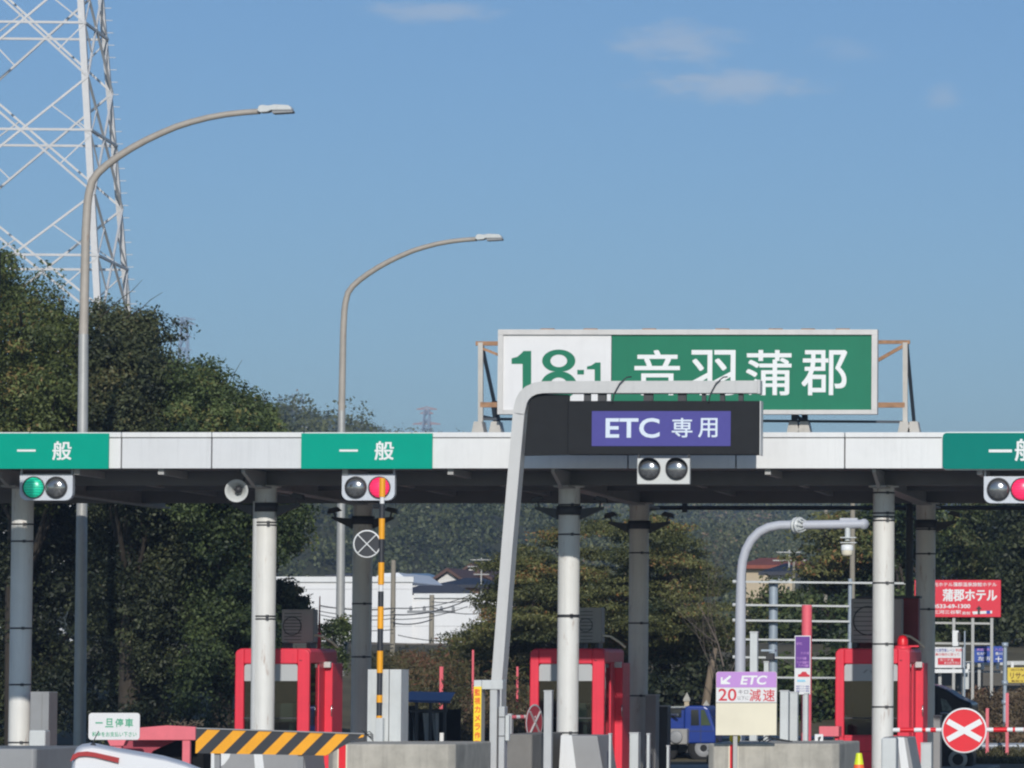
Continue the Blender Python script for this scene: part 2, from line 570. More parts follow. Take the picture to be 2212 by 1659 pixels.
# ------------------------------------------------------------------ ground and lanes
YF = 88.0      # canopy front
ZT, ZC, ZB = at(0, 934, YF).z, at(0, 945, YF).z, at(0, 1012, YF).z
COLX = [at(46, 1300, 90).x, at(572, 1300, 90).x, at(1228, 1300, 90).x, at(1908, 1300, 90).x]
COLX.append(2 * COLX[3] - COLX[2])


def terrain_z(x, y):
    """bank behind the plaza, then gently rising land"""
    t = min(max((y - 112) / 36.0, 0), 1)
    z = 2.9 * t * t * (3 - 2 * t)
    if y > 300:
        z += (y - 300) * 0.012
    return z


def ground_mesh():
    mb = MB()
    ys = [-40, 0, 40, 80, 100, 108] + [110 + 2.5 * i for i in range(20)] + [165, 180, 200, 240, 300, 400, 600, 900, 1300, 1800, 2600]
    xs = [-1500, -900, -500, -300, -200, -140, -100, -80] + [-60 + 3 * i for i in range(24)] + [20, 40, 80, 160, 300, 600, 1000]
    v = []
    for y in ys:
        for x in xs:
            w = 0.25 * noise.noise(Vector((x * 0.15, y * 0.15, 0))) if 114 < y < 300 else 0
            v.append((x, y, terrain_z(x, y) + w * min(1, max(0, (y - 114) / 10))))
    nx = len(xs)
    f = []
    for j in range(len(ys) - 1):
        for i in range(nx - 1):
            f.append((j * nx + i, j * nx + i + 1, (j + 1) * nx + i + 1, (j + 1) * nx + i))
    mb.add(v, f, 0, True)
    return mb


m_soil = M('dry_grass_soil', (0.11, 0.095, 0.055), rough=0.95, var=0.4, scale=0.7, bump=0.6)
tag(ground_mesh().build('ground', m_soil, loc=(0, 0, 0)), kind='structure')
rd = MB()
rd.add([(-90, -40, 0.004), (40, -40, 0.004), (40, 110, 0.004), (-90, 110, 0.004)], [(0, 1, 2, 3)])
tag(rd.build('road', m_asphalt, loc=(0, 0, 0)), kind='structure')
mk = MB()
for i in range(len(COLX) - 1):
    xm = (COLX[i] + COLX[i + 1]) / 2 + 0.3
    for dx in (-1.4, 1.4):
        for y in range(30, 108, 9):
            mk.add([(xm + dx - .08, y, .008), (xm + dx + .08, y, .008), (xm + dx + .08, y + 5, .008), (xm + dx - .08, y + 5, .008)], [(0, 1, 2, 3)])
tag(mk.build('road_marking', m_paint_white, loc=(0, 0, 0)), kind='structure')
for i, x in enumerate(COLX):
    isl = MB()
    isl.prism([(x - 1.25, 0.006), (x + 0.95, 0.006), (x + 0.95, 0.16), (x - 1.25, 0.16)], 72, 106)
    tag(isl.build('kerb_island', m_concrete, bevel=0.03), kind='structure')

# ------------------------------------------------------------------ toll canopy
canopy = thing('toll_canopy', 'long white fronted canopy on round columns over the toll lanes', 'canopy', (-13, 94, 0))
XL, XR = -27.5, 0.5
YR = 101.0
b = MB(); b.box(XL, XR, YF + 0.06, YR, ZB + 0.025, ZT - 0.06)
b.build('roof_deck', m_soffit, canopy)
seams = [-130, 65, 263, 458, 657, 890, 1124, 1357, 1590, 1825, 2060, 2295]
edges = [XL] + [at(s, 980, YF).x for s in seams] + [XR]
for i in range(len(edges) - 1):
    b = MB(); b.box(edges[i] + 0.012, edges[i + 1] - 0.012, YF - 0.03, YF + 0.055, ZB, ZC - 0.014)
    b.build('fascia_panel', m_white2 if 3 <= i <= 4 else m_white, canopy, bevel=0.006)
b = MB()
for i in range(len(edges) - 1):
    b.box(edges[i] + 0.008, edges[i + 1] - 0.008, YF - 0.045, YF + 0.3, ZC, ZT)
b.build('cap_flashing', m_white, canopy, bevel=0.008)
b = MB(); b.box(XL, XR, YR + 0.003, YR + 0.08, ZB - 0.02, ZT)
b.build('rear_fascia', m_soffit, canopy)
for x in COLX:
    b = MB()
    b.prism([(x - .13, ZB - .28), (x + .13, ZB - .28), (x + .13, ZB - .25), (x + .02, ZB - .25), (x + .02, ZB + .02), (x - .02, ZB + .02), (x - .02, ZB - .25), (x - .13, ZB - .25)], YF + 1.0, YR - .3)
    b.add([(x - .03, YF + .12, ZB - .06), (x + .03, YF + .12, ZB - .06), (x + .03, YF + 1.0, ZB - .28), (x - .03, YF + 1.0, ZB - .28),
           (x - .03, YF + .12, ZB + .02), (x + .03, YF + .12, ZB + .02), (x + .03, YF + 1.0, ZB + .02), (x - .03, YF + 1.0, ZB + .02)],
          [(0, 3, 2, 1), (0, 1, 5, 4), (1, 2, 6, 5), (3, 0, 4, 7), (2, 3, 7, 6)])
    b.build('cross_beam', m_beam, canopy)
for k in range(len(COLX) - 1):
    for t in (0.33, 0.67):
        x = COLX[k] * (1 - t) + COLX[k + 1] * t
        b = MB(); b.box(x - .05, x + .05, YF + .1, YR - .2, ZB - .10, ZB + .02)
        b.build('purlin', m_beam, canopy)
for y, zb in ((90.0, ZB - .22), (98.8, ZB - .235), (94.5, ZB - .15)):
    b = MB(); b.box(XL + .1, XR - .1, y - .09, y + .09, zb, ZB + .018)
    b.build('long_beam', m_soffit, canopy)
# drain pipe along the rear and its downpipe
b = MB(); p = at(1400, 1097, 101.6); b.tube([(p.x, 101.6, p.z), (XR, 101.6, p.z)], 0.045, 10)
for xx in (1400, 1480, 2250): q = at(xx, 1100, 101.6); b.box(q.x - .05, q.x + .05, 101.5, 101.65, p.z - .09, p.z + .12)
b.build('drain_pipe', m_dark, canopy)
b = MB(); q = at(1965, 1097, 100.3); b.tube([(q.x, 100.3, 5.4), (q.x, 100.3, 0.1)], 0.075, 12)
for yy in range(1120, 1640, 46): z = at(1965, yy, 100.3).z; b.box(q.x - .1, q.x + .1, 100.2, 100.4, z - .02, z + .02)
b.build('downpipe', m_dark, canopy)

straps = {0: [1132, 1169, 1357, 1479, 1604], 1: [1128, 1134, 1331, 1337], 2: [1090, 1103, 1154, 1329, 1332, 1583], 3: [1064, 1108, 1116, 1124, 1259, 1391, 1527],
          'r1': [1304, 1419], 'r2': [1194, 1346, 1503], 'r3': [1143, 1196, 1316]}


def wing_bracket(c, x, Y, y, parent, lamps=True, sides=(-1, 1)):
    """clamp round the column with a tapering arm each way that carries small floodlights"""
    z = at(0, y, Y).z
    b = MB()
    b.lathe((x, Y, z - .08), (0, 0, 1), [(.20, 0), (.225, 0), (.225, .16), (.20, .16)], 20)
    for s in sides:
        b.prism([(x + s * .2, z - .16), (x + s * .2, z + .03), (x + s * .6, z + .07), (x + s * .6, z + .03)], Y - .06, Y + .06)
        b.bar((x + s * .53, Y, z + .05), (x + s * .56, Y, z + .16), .03)
    w = b.build('floodlight_bracket', m_dark, parent)
    return w


def floodlights(x, Y, y, parent, sides=(-1, 1)):
    z = at(0, y, Y).z
    for s in sides:
        b = MB()
        b.prism([(x + s * .42, z + .19), (x + s * .68, z + .12), (x + s * .66, z + .22), (x + s * .5, z + .26)], Y - .1, Y + .1)
        b.build('floodlight', m_dark, parent, bevel=0.01)


def column(i, x, Y, key, brk=None, conduit=False, sides=(-1, 1)):
    b = MB()
    b.tube([(x, Y, 0.15), (x, Y, ZB - .22)], 0.19, 32)
    b.lathe((x, Y, ZB - .26), (0, 0, 1), [(.19, 0), (.27, .01), (.27, .035), (.19, .036)], 24)
    c = b.build('column', m_column, canopy)
    for y in straps[key]:
        z = at(0, y, Y - .19).z
        s = MB(); s.lathe((x, Y, z - .014), (0, 0, 1), [(.19, 0), (.1945, 0), (.1945, .028), (.19, .028)], 32)
        s.box(x + .06, x + .11, Y - .2, Y - .17, z - .025, z + .025)
        s.build('strap', m_dark, c)
    if brk:
        wing_bracket(c, x, Y, brk, c, sides=sides)
        floodlights(x, Y, brk, c, sides)
    if conduit:
        s = MB(); xx = at(550, 1300, Y - .1).x; s.tube([(xx, Y - .1, ZB - .5), (xx, Y - .1, .2)], .05, 12)
        s.build('conduit', m_grey, c)
    return c


column(0, COLX[0], 90, 0)
column(1, COLX[1], 90, 1, brk=1096, conduit=True)
column(2, COLX[2], 90, 2, brk=1103)
column(3, COLX[3], 90, 3)
column(4, COLX[4], 90, 3)
column(1, COLX[1], 98.8, 'r1', brk=1124)
column(2, COLX[2], 98.8, 'r2', brk=1134)
column(3, COLX[3], 98.8, 'r3', brk=1132, sides=(1,))
column(4, COLX[4], 98.8, 'r3')

# guards round the column feet
GL = ['grey and white striped guard around the column beside the striped board', 'sloping grey and white guard at the foot of the column before the middle booth',
      'grey and white guard at the foot of the rust stained column']


def guard(pts_w, pts_g, Y, label, extra=None):
    g = thing('column_guard', label, 'column guard', (at(pts_w[0][0], 1600, Y).x, Y, 0.16), 'column guards')
    g_ = MB(); g_.pprism(pts_g, Y, 1.6); g_.build('guard_body', m_mgrey2, g, bevel=0.02)
    w_ = MB(); w_.pprism(pts_w, Y - .004, .05); w_.build('white_stripe', m_white, g)
    if extra:
        w_ = MB(); w_.pprism(extra, Y - .004, .05); w_.build('white_stripe', m_white, g)
    return g


m_mgrey2 = M('guard_grey', (0.30, 0.30, 0.30), rough=0.5, var=0.05, dirt=0.1)
arc = [(458, 1625), (500, 1622)] + [(500 - 6 * math.sin(a) - 38 * (1 - math.cos(a)), 1622 + 45 * math.sin(a) * .9) for a in (0.4, .8, 1.2)] + [(420, 1661), (436, 1652), (450, 1640)]
guard([(548, 1623), (566, 1623), (574, 1690), (553, 1690)], [(420, 1620), (655, 1622), (668, 1720), (405, 1720)], 84, GL[0], arc)
guard([(1212, 1588), (1235, 1588), (1248, 1690), (1206, 1690)], [(1210, 1588.5), (1290, 1589), (1312, 1720), (1204, 1720)], 86, GL[1])
guard([(1939, 1592.5), (1953, 1593), (1968, 1690), (1949, 1690)], [(1908, 1592), (1960, 1593), (1984, 1720), (1903, 1720)], 86, GL[2])

# ------------------------------------------------------------------ lane signs on the fascia
LSL = ['bright green lane sign with two white characters above the green lit signal',
       'bright green lane sign with two white characters above the red lit signal and raised bar',
       'darker green lane sign with rounded corners, cut by the frame edge']


def lane_sign(x0, x1, y0, y1, tx, label, mat, round_=False):
    Y = YF - 0.10
    a, c = at(x0, y1, Y), at(x1, y0, Y)
    t = thing('lane_sign', label, 'sign', ((a.x + c.x) / 2, Y, a.z), 'green lane signs on the canopy front')
    b = MB()
    poly = rrect(a.x, a.z, c.x, c.z, 0.07) if round_ else [(a.x, a.z), (c.x, a.z), (c.x, c.z), (a.x, c.z)]
    b.prism(poly, Y, Y + .05)
    b.build('sign_panel', mat, t)
    for (s, u0, v0, u1, v1) in tx:
        l = MB(); write(l, s, u0, v0, u1, v1, Y - .004, bold=0.016 if s == '般' else 0)
        l.build('lettering', m_letter, t)
    if round_:
        e = MB()
        po = rrect(a.x - .02, a.z - .02, c.x + .02, c.z + .02, 0.09)
        e.prism(po, Y + .052, Y + .07); e.build('edge_trim', m_letter, t)
    return t


IPPAN = lambda o, dy=0: [('一', 37 + o, 971 + dy, 77 + o, 975.5 + dy), ('般', 113 + o, 953 + dy, 155 + o, 994 + dy)]
lane_sign(-150, 235, 936, 1012.5, IPPAN(0), LSL[0], m_green)
lane_sign(650, 934, 936, 1012.5, IPPAN(696), LSL[1], m_green)
lane_sign(2036, 2420, 935, 1013, [('一', 2136, 971, 2186, 977), ('般', 2192, 948, 2244, 996)], LSL[2], m_green2, True)

# ------------------------------------------------------------------ lane signals


def signal(x0, y0, x1, y1, Y, lenses, label, round_=True, hood=False, top=None):
    a, c = at(x0, y1, Y), at(x1, y0, Y)
    t = thing('lane_signal', label, 'signal light', ((a.x + c.x) / 2, Y, a.z), 'two lens lane signals')
    b = MB()
    if round_:
        b.prism(rrect(a.x, a.z, c.x, c.z, 0.13, corners=(1, 1, 0, 0)), Y, Y + .16)
        xm = (a.x + c.x) / 2
        b.box(xm - .008, xm + .008, Y - .008, Y, a.z + .03, c.z - .02)
    else:
        b.box(a.x, c.x, Y, Y + .14, a.z, c.z)
    b.build('housing', m_sighouse, t, bevel=0.02 if round_ else 0.01)
    for (lx, ly, r, mat) in lenses:
        p = at(lx, ly, Y)
        rr = r * PXM(Y)
        ln = MB()
        ln.lathe((p.x, Y - .004, p.z), (0, -1, 0), [(rr, -.01), (rr, 0)] + [(rr * math.cos(q), .45 * rr * math.sin(q)) for q in [i * math.pi / 2 / 7 for i in range(8)]], 32)
        lo = ln.build('lens', mat, t)
        rg = MB(); rg.lathe((p.x, Y - .004, p.z), (0, -1, 0), [(rr * 1.0, 0), (rr * 1.09, 0), (rr * 1.09, .03), (rr * 1.0, .03)], 32)
        rg.build('lens_ring', m_dark, lo)
        if hood:
            h = MB()
            n = 14; v = []; f = []
            for k in range(n + 1):
                an = math.pi * (0.02 + 0.96 * k / n)
                for rad, dep in ((rr * 1.06, 0), (rr * 1.06, .16 * math.sin(an) + .01), (rr * 1.1, .16 * math.sin(an) + .01), (rr * 1.1, 0)):
                    v.append((p.x + rad * math.cos(an), Y - .003 - dep, p.z + rad * math.sin(an)))
            for k in range(n):
                for j in range(3):
                    f.append((k * 4 + j, k * 4 + j + 1, (k + 1) * 4 + j + 1, (k + 1) * 4 + j))
            h.add(v, f, 0, True); h.build('visor', m_dark, t)
    zt = top if top is not None else ZB + .02
    for xx in (a.x + .02, c.x - .02):
        br = MB(); br.box(xx - .015, xx + .015, Y + .03, Y + .09, c.z - .05, zt)
        br.build('hanger', m_sighouse if round_ else m_dark, t)
    return t


m_sighouse = M('signal_housing', (0.58, 0.62, 0.68), rough=0.4, var=0.05, streak=0.15)
m_etchouse = M('etc_signal_housing', (0.6, 0.61, 0.59), rough=0.45, var=0.04)
signal(42, 1024, 157, 1081, 88.15, [(73, 1053, 22, m_lens_green), (122, 1053, 22, m_lens)], 'two lens signal with its green light on')
signal(738, 1024, 853, 1081, 88.15, [(769, 1053, 22, m_lens), (820, 1053, 22, m_lens_red)], 'two lens signal with its red light lit behind the raised bar')
signal(2125, 1029, 2241, 1087, 88.15, [(2157, 1057, 23, m_lens), (2208, 1057, 23, m_lens_red)], 'two lens signal with red light under the darker green sign')
_s = m_sighouse
m_sighouse = m_etchouse
signal(1376, 990, 1490, 1046, 86.0, [(1403, 1013, 22, m_lens), (1462, 1013, 22, m_lens)], 'square cornered signal with both round lenses unlit under the black board', False, True, top=at(0, 978, 86.0).z)
m_sighouse = _s

# horn loudspeaker by the column
h = thing('horn_loudspeaker', 'round white horn loudspeaker hung under the canopy beside the column', 'loudspeaker', at(511, 1060, 88.6))
p = at(511, 1060, 88.6); rr = 24 * PXM(88.6)
b = MB(); b.lathe(p, Vector((.12, -1, -.08)), [(rr, .0), (rr * 1.04, .02), (rr * .98, .02), (rr * .75, -.05), (rr * .5, -.12), (rr * .3, -.2), (rr * .25, -.3), (.12 * 0.3, -.31)], 32)
b.build('horn_bell', m_lgrey, h)
b = MB(); b.lathe(p + Vector((0.02, 0.05, 0.02)), Vector((.12, -1, -.08)), [(.0, .05), (rr * .32, .04), (rr * .36, -.06), (.01, -.1)], 20); b.build('driver_cone', m_dark, h)
b = MB(); b.tube([p + Vector((.0, .25, .0)), p + Vector((.1, .25, .28)), (p.x + .1, p.y + .25, ZB + .02)], .02, 8); b.box(p.x + .02, p.x + .18, p.y + .15, p.y + .35, ZB - .04, ZB + .01)
b.build('mounting_arm', m_dark, h)

# ------------------------------------------------------------------ big place-name sign on the roof
YS = 90.0
rs = thing('roof_sign', 'wide green and white place name sign on a rusty frame above the canopy', 'sign', (at(1485, 930, YS).x, YS, ZT))
a, c = at(1086, 886, YS), at(1320.5, 723, YS)
b = MB(); b.box(a.x, c.x, YS, YS + .12, a.z, c.z); b.build('white_panel', m_signwhite, rs)
a2, c2 = at(1320.5, 886, YS), at(1884, 723, YS)
b = MB(); b.box(a2.x + .002, c2.x, YS, YS + .12, a2.z, c2.z); b.build('green_panel', m_signgreen, rs)
b = MB()
o0, o1, i0, i1 = at(1075, 895, YS), at(1896, 712, YS), at(1086.2, 885.5, YS), at(1883.6, 723.2, YS)
b.box(o0.x, o1.x, YS - .05, YS + .18, i1.z, o1.z); b.box(o0.x, o1.x, YS - .05, YS + .18, o0.z, i0.z)
b.box(o0.x, i0.x, YS - .049, YS + .18, i0.z + .002, i1.z - .002); b.box(i1.x, o1.x, YS - .049, YS + .18, i0.z + .002, i1.z - .002)
b.build('sign_frame', m_signframe, rs)
b = MB()
for xx in (1182, 1275, 1402, 1560, 1675, 1745, 1820):
    q = at(xx, 712, YS); b.box(q.x - .12, q.x + .12, YS + .0, YS + .1, q.z - .01, q.z + .02)
b.build('top_clip', m_rusty, rs)
l = MB()
YL = YS - .004


def ppoly(mb, pix, Y, mi=0):
    mb.add([at(x, y, Y) for x, y in pix], [tuple(range(len(pix)))[::-1]], mi)


def digit_one(mb, x0, y0, x1, y1, Y, mi=0):
    w, h_ = x1 - x0, y1 - y0
    ppoly(mb, [(x0 + w * .56, y1), (x0 + w * .56, y0 + h_ * .27), (x0, y0 + h_ * .27), (x0, y0 + h_ * .155), (x0 + w * .3, y0 + h_ * .12), (x0 + w * .55, y0 + h_ * .03), (x0 + w * .6, y0), (x1, y0), (x1, y1)], Y, mi)


digit_one(l, 1105, 758, 1147.5, 862, YL)
# the figure 8: two rings meeting at the waist
for (cx8, cy8, ro, ri_x, ri_y, roy) in ((1207, 779.5, 36, 18, 13.5, 24.5), (1207, 832.5, 39, 19, 17.0, 31.0)):
    n = 36
    v, f = [], []
    for k in range(n):
        an = 2 * math.pi * k / n
        yo = cy8 - roy * math.sin(an)
        if cy8 < 800: yo = min(yo, 802.0)
        else: yo = max(yo, 802.02)
        v.append(at(cx8 + ro * math.cos(an), yo, YL))
        v.append(at(cx8 + ri_x * math.cos(an), cy8 - ri_y * math.sin(an), YL))
    for k in range(n):
        k2 = (k + 1) % n
        f.append((2 * k + 1, 2 * k2 + 1, 2 * k2, 2 * k))
    l.add(v, f)
ppoly(l, [(1247, 799), (1261.5, 799), (1261.5, 809), (1247, 809)][::-1], YL)
digit_one(l, 1268, 783, 1297.5, 838, YL)
l.build('number_lettering', m_signgreen, rs)
l = MB()
for s, xx in (('音', 1370), ('羽', 1490), ('蒲', 1611), ('郡', 1731)):
    write(l, s, xx, 756, xx + 99, 854, YL, bold=.011)
l.build('name_lettering', m_letter, rs)
for px in (1038.5, 1955.5):
    b = MB(); b.bar(at(px, 740, YS + .5), at(px, 930, YS + .5), .085)
    b.build('support_post', m_signpost, rs)


class _Each:
    def __init__(self, name, mat): self.a = (name, mat)
    def bar(self, *k):
        q = MB(); q.bar(*k); q.build(self.a[0], self.a[1], rs)
    def build(self, *k): pass


b = _Each('side_bar', m_rusty)
b.bar(at(1028, 742, YS + .5), at(1100, 742, YS + .5), .075); b.bar(at(1038, 874.5, YS + .5), at(1100, 874.5, YS + .5), .09)
b.bar(at(1966, 739, YS + .5), at(1870, 739, YS + .5), .065); b.bar(at(1955, 875, YS + .5), at(1870, 875, YS + .5), .09)
b.bar(at(1043, 753, YS + .5), at(1080, 768, YS + .5), .045); b.bar(at(1955, 745, YS + .5), at(1890, 782, YS + .5), .06)
b = _Each('back_brace', m_bluesteel)
b.bar(at(1042, 750, YS + .52), at(1068, 870, YS + 1.6), .055); b.bar(at(1068, 870, YS + 1.6), at(1076, 929, YS + 2), .11)
b.bar(at(1959, 745, YS + .52), at(1976, 928, YS + 2), .06)
b.bar(at(1040, 905, YS + .55), at(1960, 911.5, YS + .55), .045)
b.bar(at(1038, 899, YS + .56), at(1075, 907, YS + 1.2), .05)
b.bar(at(1716, 890, YS + .6), at(1716, 930, YS + .6), .1); b.bar(at(1738, 890, YS + .9), at(1740, 930, YS + .9), .1)
b.bar(at(1716, 895, YS + .6), at(1738, 912, YS + .8), .05)
for px, py in ((1037, 930), (1955, 930), (1716, 930), (1740, 930), (1074, 930), (1976, 930)):
    q = at(px, py + 6, YS + .6); b = MB(); b.prism([(q.x - .13, q.z - .1), (q.x + .13, q.z - .1), (q.x + .07, q.z + .2), (q.x - .07, q.z + .2)], YS + .35, YS + .75)
    b.build('footing', m_signpost, rs)

# ------------------------------------------------------------------ gantry with the black lane board
YG = 86.0
gt = thing('lane_gantry', 'grey square gantry arm carrying a black lane board with purple display', 'sign gantry', (at(1080, 1600, YG).x, YG, 0.16))


def gantry_section(b, pts, halfw, d):
    """sweep a rectangular section (width in the picture plane, depth d) along pixel points"""
    rings = []
    P = [at(x, y, YG) for x, y in pts]
    for i, p in enumerate(P):
        t = (P[min(i + 1, len(P) - 1)] - P[max(i - 1, 0)]).normalized()
        nrm = Vector((-t.z, 0, t.x)); hw = halfw[i] * PXM(YG)
        rings.append([p + nrm * hw, p - nrm * hw, p - nrm * hw + Vector((0, d[i], 0)), p + nrm * hw + Vector((0, d[i], 0))])
    v = [q for r_ in rings for q in r_]
    f = []
    for i in range(len(rings) - 1):
        for k in range(4):
            k2 = (k + 1) % 4
            f.append((i * 4 + k, (i + 1) * 4 + k, (i + 1) * 4 + k2, i * 4 + k2))
    f.append((0, 1, 2, 3)); n = 4 * (len(rings) - 1); f.append((n + 3, n + 2, n + 1, n))
    b.add(v, f)


b = MB()
gantry_section(b, [(1069, 1690), (1072, 1480), (1095, 1180), (1120, 895)], [11.5, 11.5, 11.8, 12.5], [.5, .5, .48, .42])
m_gan = M('gantry_paint', (0.55, 0.55, 0.54), rough=0.42, var=0.04, scale=2, streak=0.2)
b.build('gantry_post', m_gan, gt)
b = MB()
arcp = [(1120.2, 893), (1122.5, 880), (1126, 866), (1132, 855), (1142, 845.5), (1156, 839), (1172, 836.4), (1190, 836)]
gantry_section(b, arcp + [(1636, 835.5)], [12.6] + [12.8] * 7 + [13.5], [.42] + [.4] * 7 + [.3])
b.build('gantry_arm', m_gan, gt)
b = MB(); q = at(1636, 835.5, YG); b.box(q.x, q.x + .05, YG - .02, YG + .32, q.z - .12, q.z + .12)
q = at(1112, 888, YG)
b.build('end_flange', m_gan, gt, bevel=.01)
bo = MB(); bo.pbox(1226, 866, 1640, 982, YG + .02, .3)
board = bo.build('lane_board', m_black, gt, bevel=.01)
bo = MB(); bo.pprism([(1132, 984), (1228, 982), (1228, 853), (1172, 851), (1156, 855), (1147, 863), (1142, 875), (1139, 900)], YG + .1, .18); bo.build('infill_panel', m_black, gt)
bo = MB(); a, c = at(1640.5, 983, YG), at(1644, 866, YG); bo.box(a.x, c.x, YG - .0, YG + .33, a.z, c.z); bo.build('board_edge', m_grey, gt)
bo = MB(); bo.pbox(1278, 888, 1578.5, 963.5, YG + .012, .01); bo.build('display', m_purple, board)
l = MB()
write(l, 'ETC', 1308, 903, 1425, 946, YG + .006, off=0.02)
m_displetter = M('display_letter', lin(212, 224, 236), rough=.5, var=.03)
l.build('lettering', m_displetter, board)
l = MB(); write(l, '専', 1451, 903, 1496, 945, YG + .006, bold=0.012); write(l, '用', 1508, 903, 1550, 945, YG + .006, bold=0.012)
l.build('lettering', m_displetter, board)
for xx, w in ((1268, 7), (1300, 9), (1400, 10), (1473, 9), (1520, 4), (1560, 5), (1600, 5)):
    b = MB(); b.pbox(xx - w, 848, xx + w, 868, YG + .08, .12); b.build('hanger', m_dark, gt)
for x0 in (1327, 1535):
    b = MB(); b.tube([at(x0 - 4, 868, YG - .03), at(x0, 850, YG - .05), at(x0 + 12, 828, YG - .06), at(x0 + 27, 815, YG - .03), at(x0 + 36, 814, YG + .1)], .012, 6)
    b.build('cable', m_dark, gt)

# unseen board left of the frame, added so its shadow darkens the first column
t = thing('added_shade_board', 'unseen board on a post, added to shade the column nearest the trees', 'sign gantry', (-25.6, 80, .0))
b = MB(); b.box(-25.8, -25.4, 80.1, 80.5, 0, 8.4); b.build('shade_board_post', m_gan, t, bevel=.02)
b = MB(); b.box(-25.39, -21.46, 79.95, 80.4, 5.85, 8.72); b.build('shade_board_casing', m_black, t, bevel=.03)
b = MB(); b.box(-25.1, -21.75, 79.93, 79.96, 6.1, 8.5); b.build('display', m_mgrey, t)  # blank plate on the added shade board
# control posts at its foot, with the yellow notice
cp = thing('control_post', 'grey control post with a tall yellow notice in red characters', 'post', (at(1050, 1650, 80).x, 80, .16))
b = MB(); b.pbox(1021, 1469, 1040, 1720, 80, .35); b.build('notice_post', m_lgrey, cp, bevel=.01)
b = MB(); b.pbox(1040.5, 1469, 1086, 1489, 80.02, .3); b.build('bridge_bar', m_lgrey, cp, bevel=.008)
b = MB(); b.pbox(1056, 1489.5, 1074, 1720, 80.05, .28); b.build('rear_post', m_grey, cp, bevel=.01)
b = MB(); b.pbox(1075.5, 1526, 1090, 1720, 80, .3); b.build('cable_duct', m_grey, cp, bevel=.01)
b = MB(); b.pbox(1075, 1548, 1090.5, 1549.5, 79.99, .01); b.pbox(1075, 1589, 1090.5, 1590.5, 79.99, .01); b.build('duct_joint', m_dark, cp)
b = MB(); b.pbox(1091, 1545, 1100, 1600, 80.05, .12); b.build('junction_box', m_lgrey, cp, bevel=.01)
b = MB(); b.pbox(1022, 1483, 1040, 1638, 79.98, .015); b.build('yellow_notice', m_yellow2, cp)
l = MB()
for k, ch in enumerate('監視カメラ作動中'):
    y = 1488 + k * 18.6
    write(l, ch, 1025, y, 1037.5, y + 14.5, 79.974, off=0.02, mi=0 if k in (0, 1, 2, 5, 6, 7) or True else 1)
l.build('lettering', m_ink_orange, cp)

# ------------------------------------------------------------------ street lamps
YP = 103.4


def street_lamp(label):
    base = at(174, 1500, YP); base.z = 0
    t = thing('street_lamp', label, 'street lamp', base, 'curved street lamps')
    zt = at(185, 470, YP).z
    xb = base.x
    top = at(188, 440, YP)
    b = MB(); zj = at(180, 722, YP).z
    xj = at(180.5, 722, YP).x
    b.tube([(xb, YP, 0), (xj, YP, zj)], [.128, .098], 20)
    b.lathe((xb, YP, 0), (0, 0, 1), [(.22, 0), (.22, .03), (.13, .04), (.12, .3)], 16)
    b.build('lower_pole', m_galv, t)
    b = MB()
    pts = [(xj, YP, zj - .02)] + [at(x, y, YP) for x, y in ((185.5, 500), (188.5, 445), (192, 418), (199, 391), (212, 373), (231, 356), (257, 337), (284, 320), (315, 303), (347, 288), (380, 274), (413, 263.5), (450, 254), (489, 247), (525, 243), (562, 240.5))]
    n = len(pts)
    b.tube(pts, [.094] + [.088 - .03 * i / (n - 1) for i in range(1, n)], 16)
    b.build('curved_arm', m_lamp_pole, t)
    # luminaire
    hd = MB()
    p0, p1 = at(557, 238, YP), at(633, 235, YP)
    L = p1.x - p0.x
    prof = [(0.0, -.02), (0.06, .085), (0.16, .1), (0.32, .085), (.5, .11), (.9, .095), (.985, .04), (1.0, -.01), (.4, -.015), (.3, -.05), (.1, -.06)]
    hd.prism([(p0.x + L * u, p0.z + v) for u, v in prof], YP - .13, YP + .13)
    hd.build('lamp_housing', m_lgrey, t, bevel=.02)
    rf = MB(); rf.prism([(p0.x + L * .42, p0.z - .02), (p0.x + L * 1.03, p0.z - .012), (p0.x + L * 1.02, p0.z - .06), (p0.x + L * .45, p0.z - .085)], YP - .12, YP + .12)
    rf.build('lamp_lens', m_mgrey, t, bevel=.015)
    return t


lamp_a = street_lamp('tall curved lamp before the big pylon, its foot among the dark trees')
q = at(737, 1300, 134.5)
lamp_b = copy_to(lamp_a, (q.x, 134.5, 0.06), 'more distant curved lamp rising behind the green sign beside the roof sign')
for pt in children(lamp_b):
    if pt.name.startswith('lower_pole') or pt.name.startswith('curved_arm'): pass

# ------------------------------------------------------------------ lattice pylons
m_pylon = M('pylon_white', (0.56, 0.56, 0.56), rough=0.5, var=0.06, streak=.15)


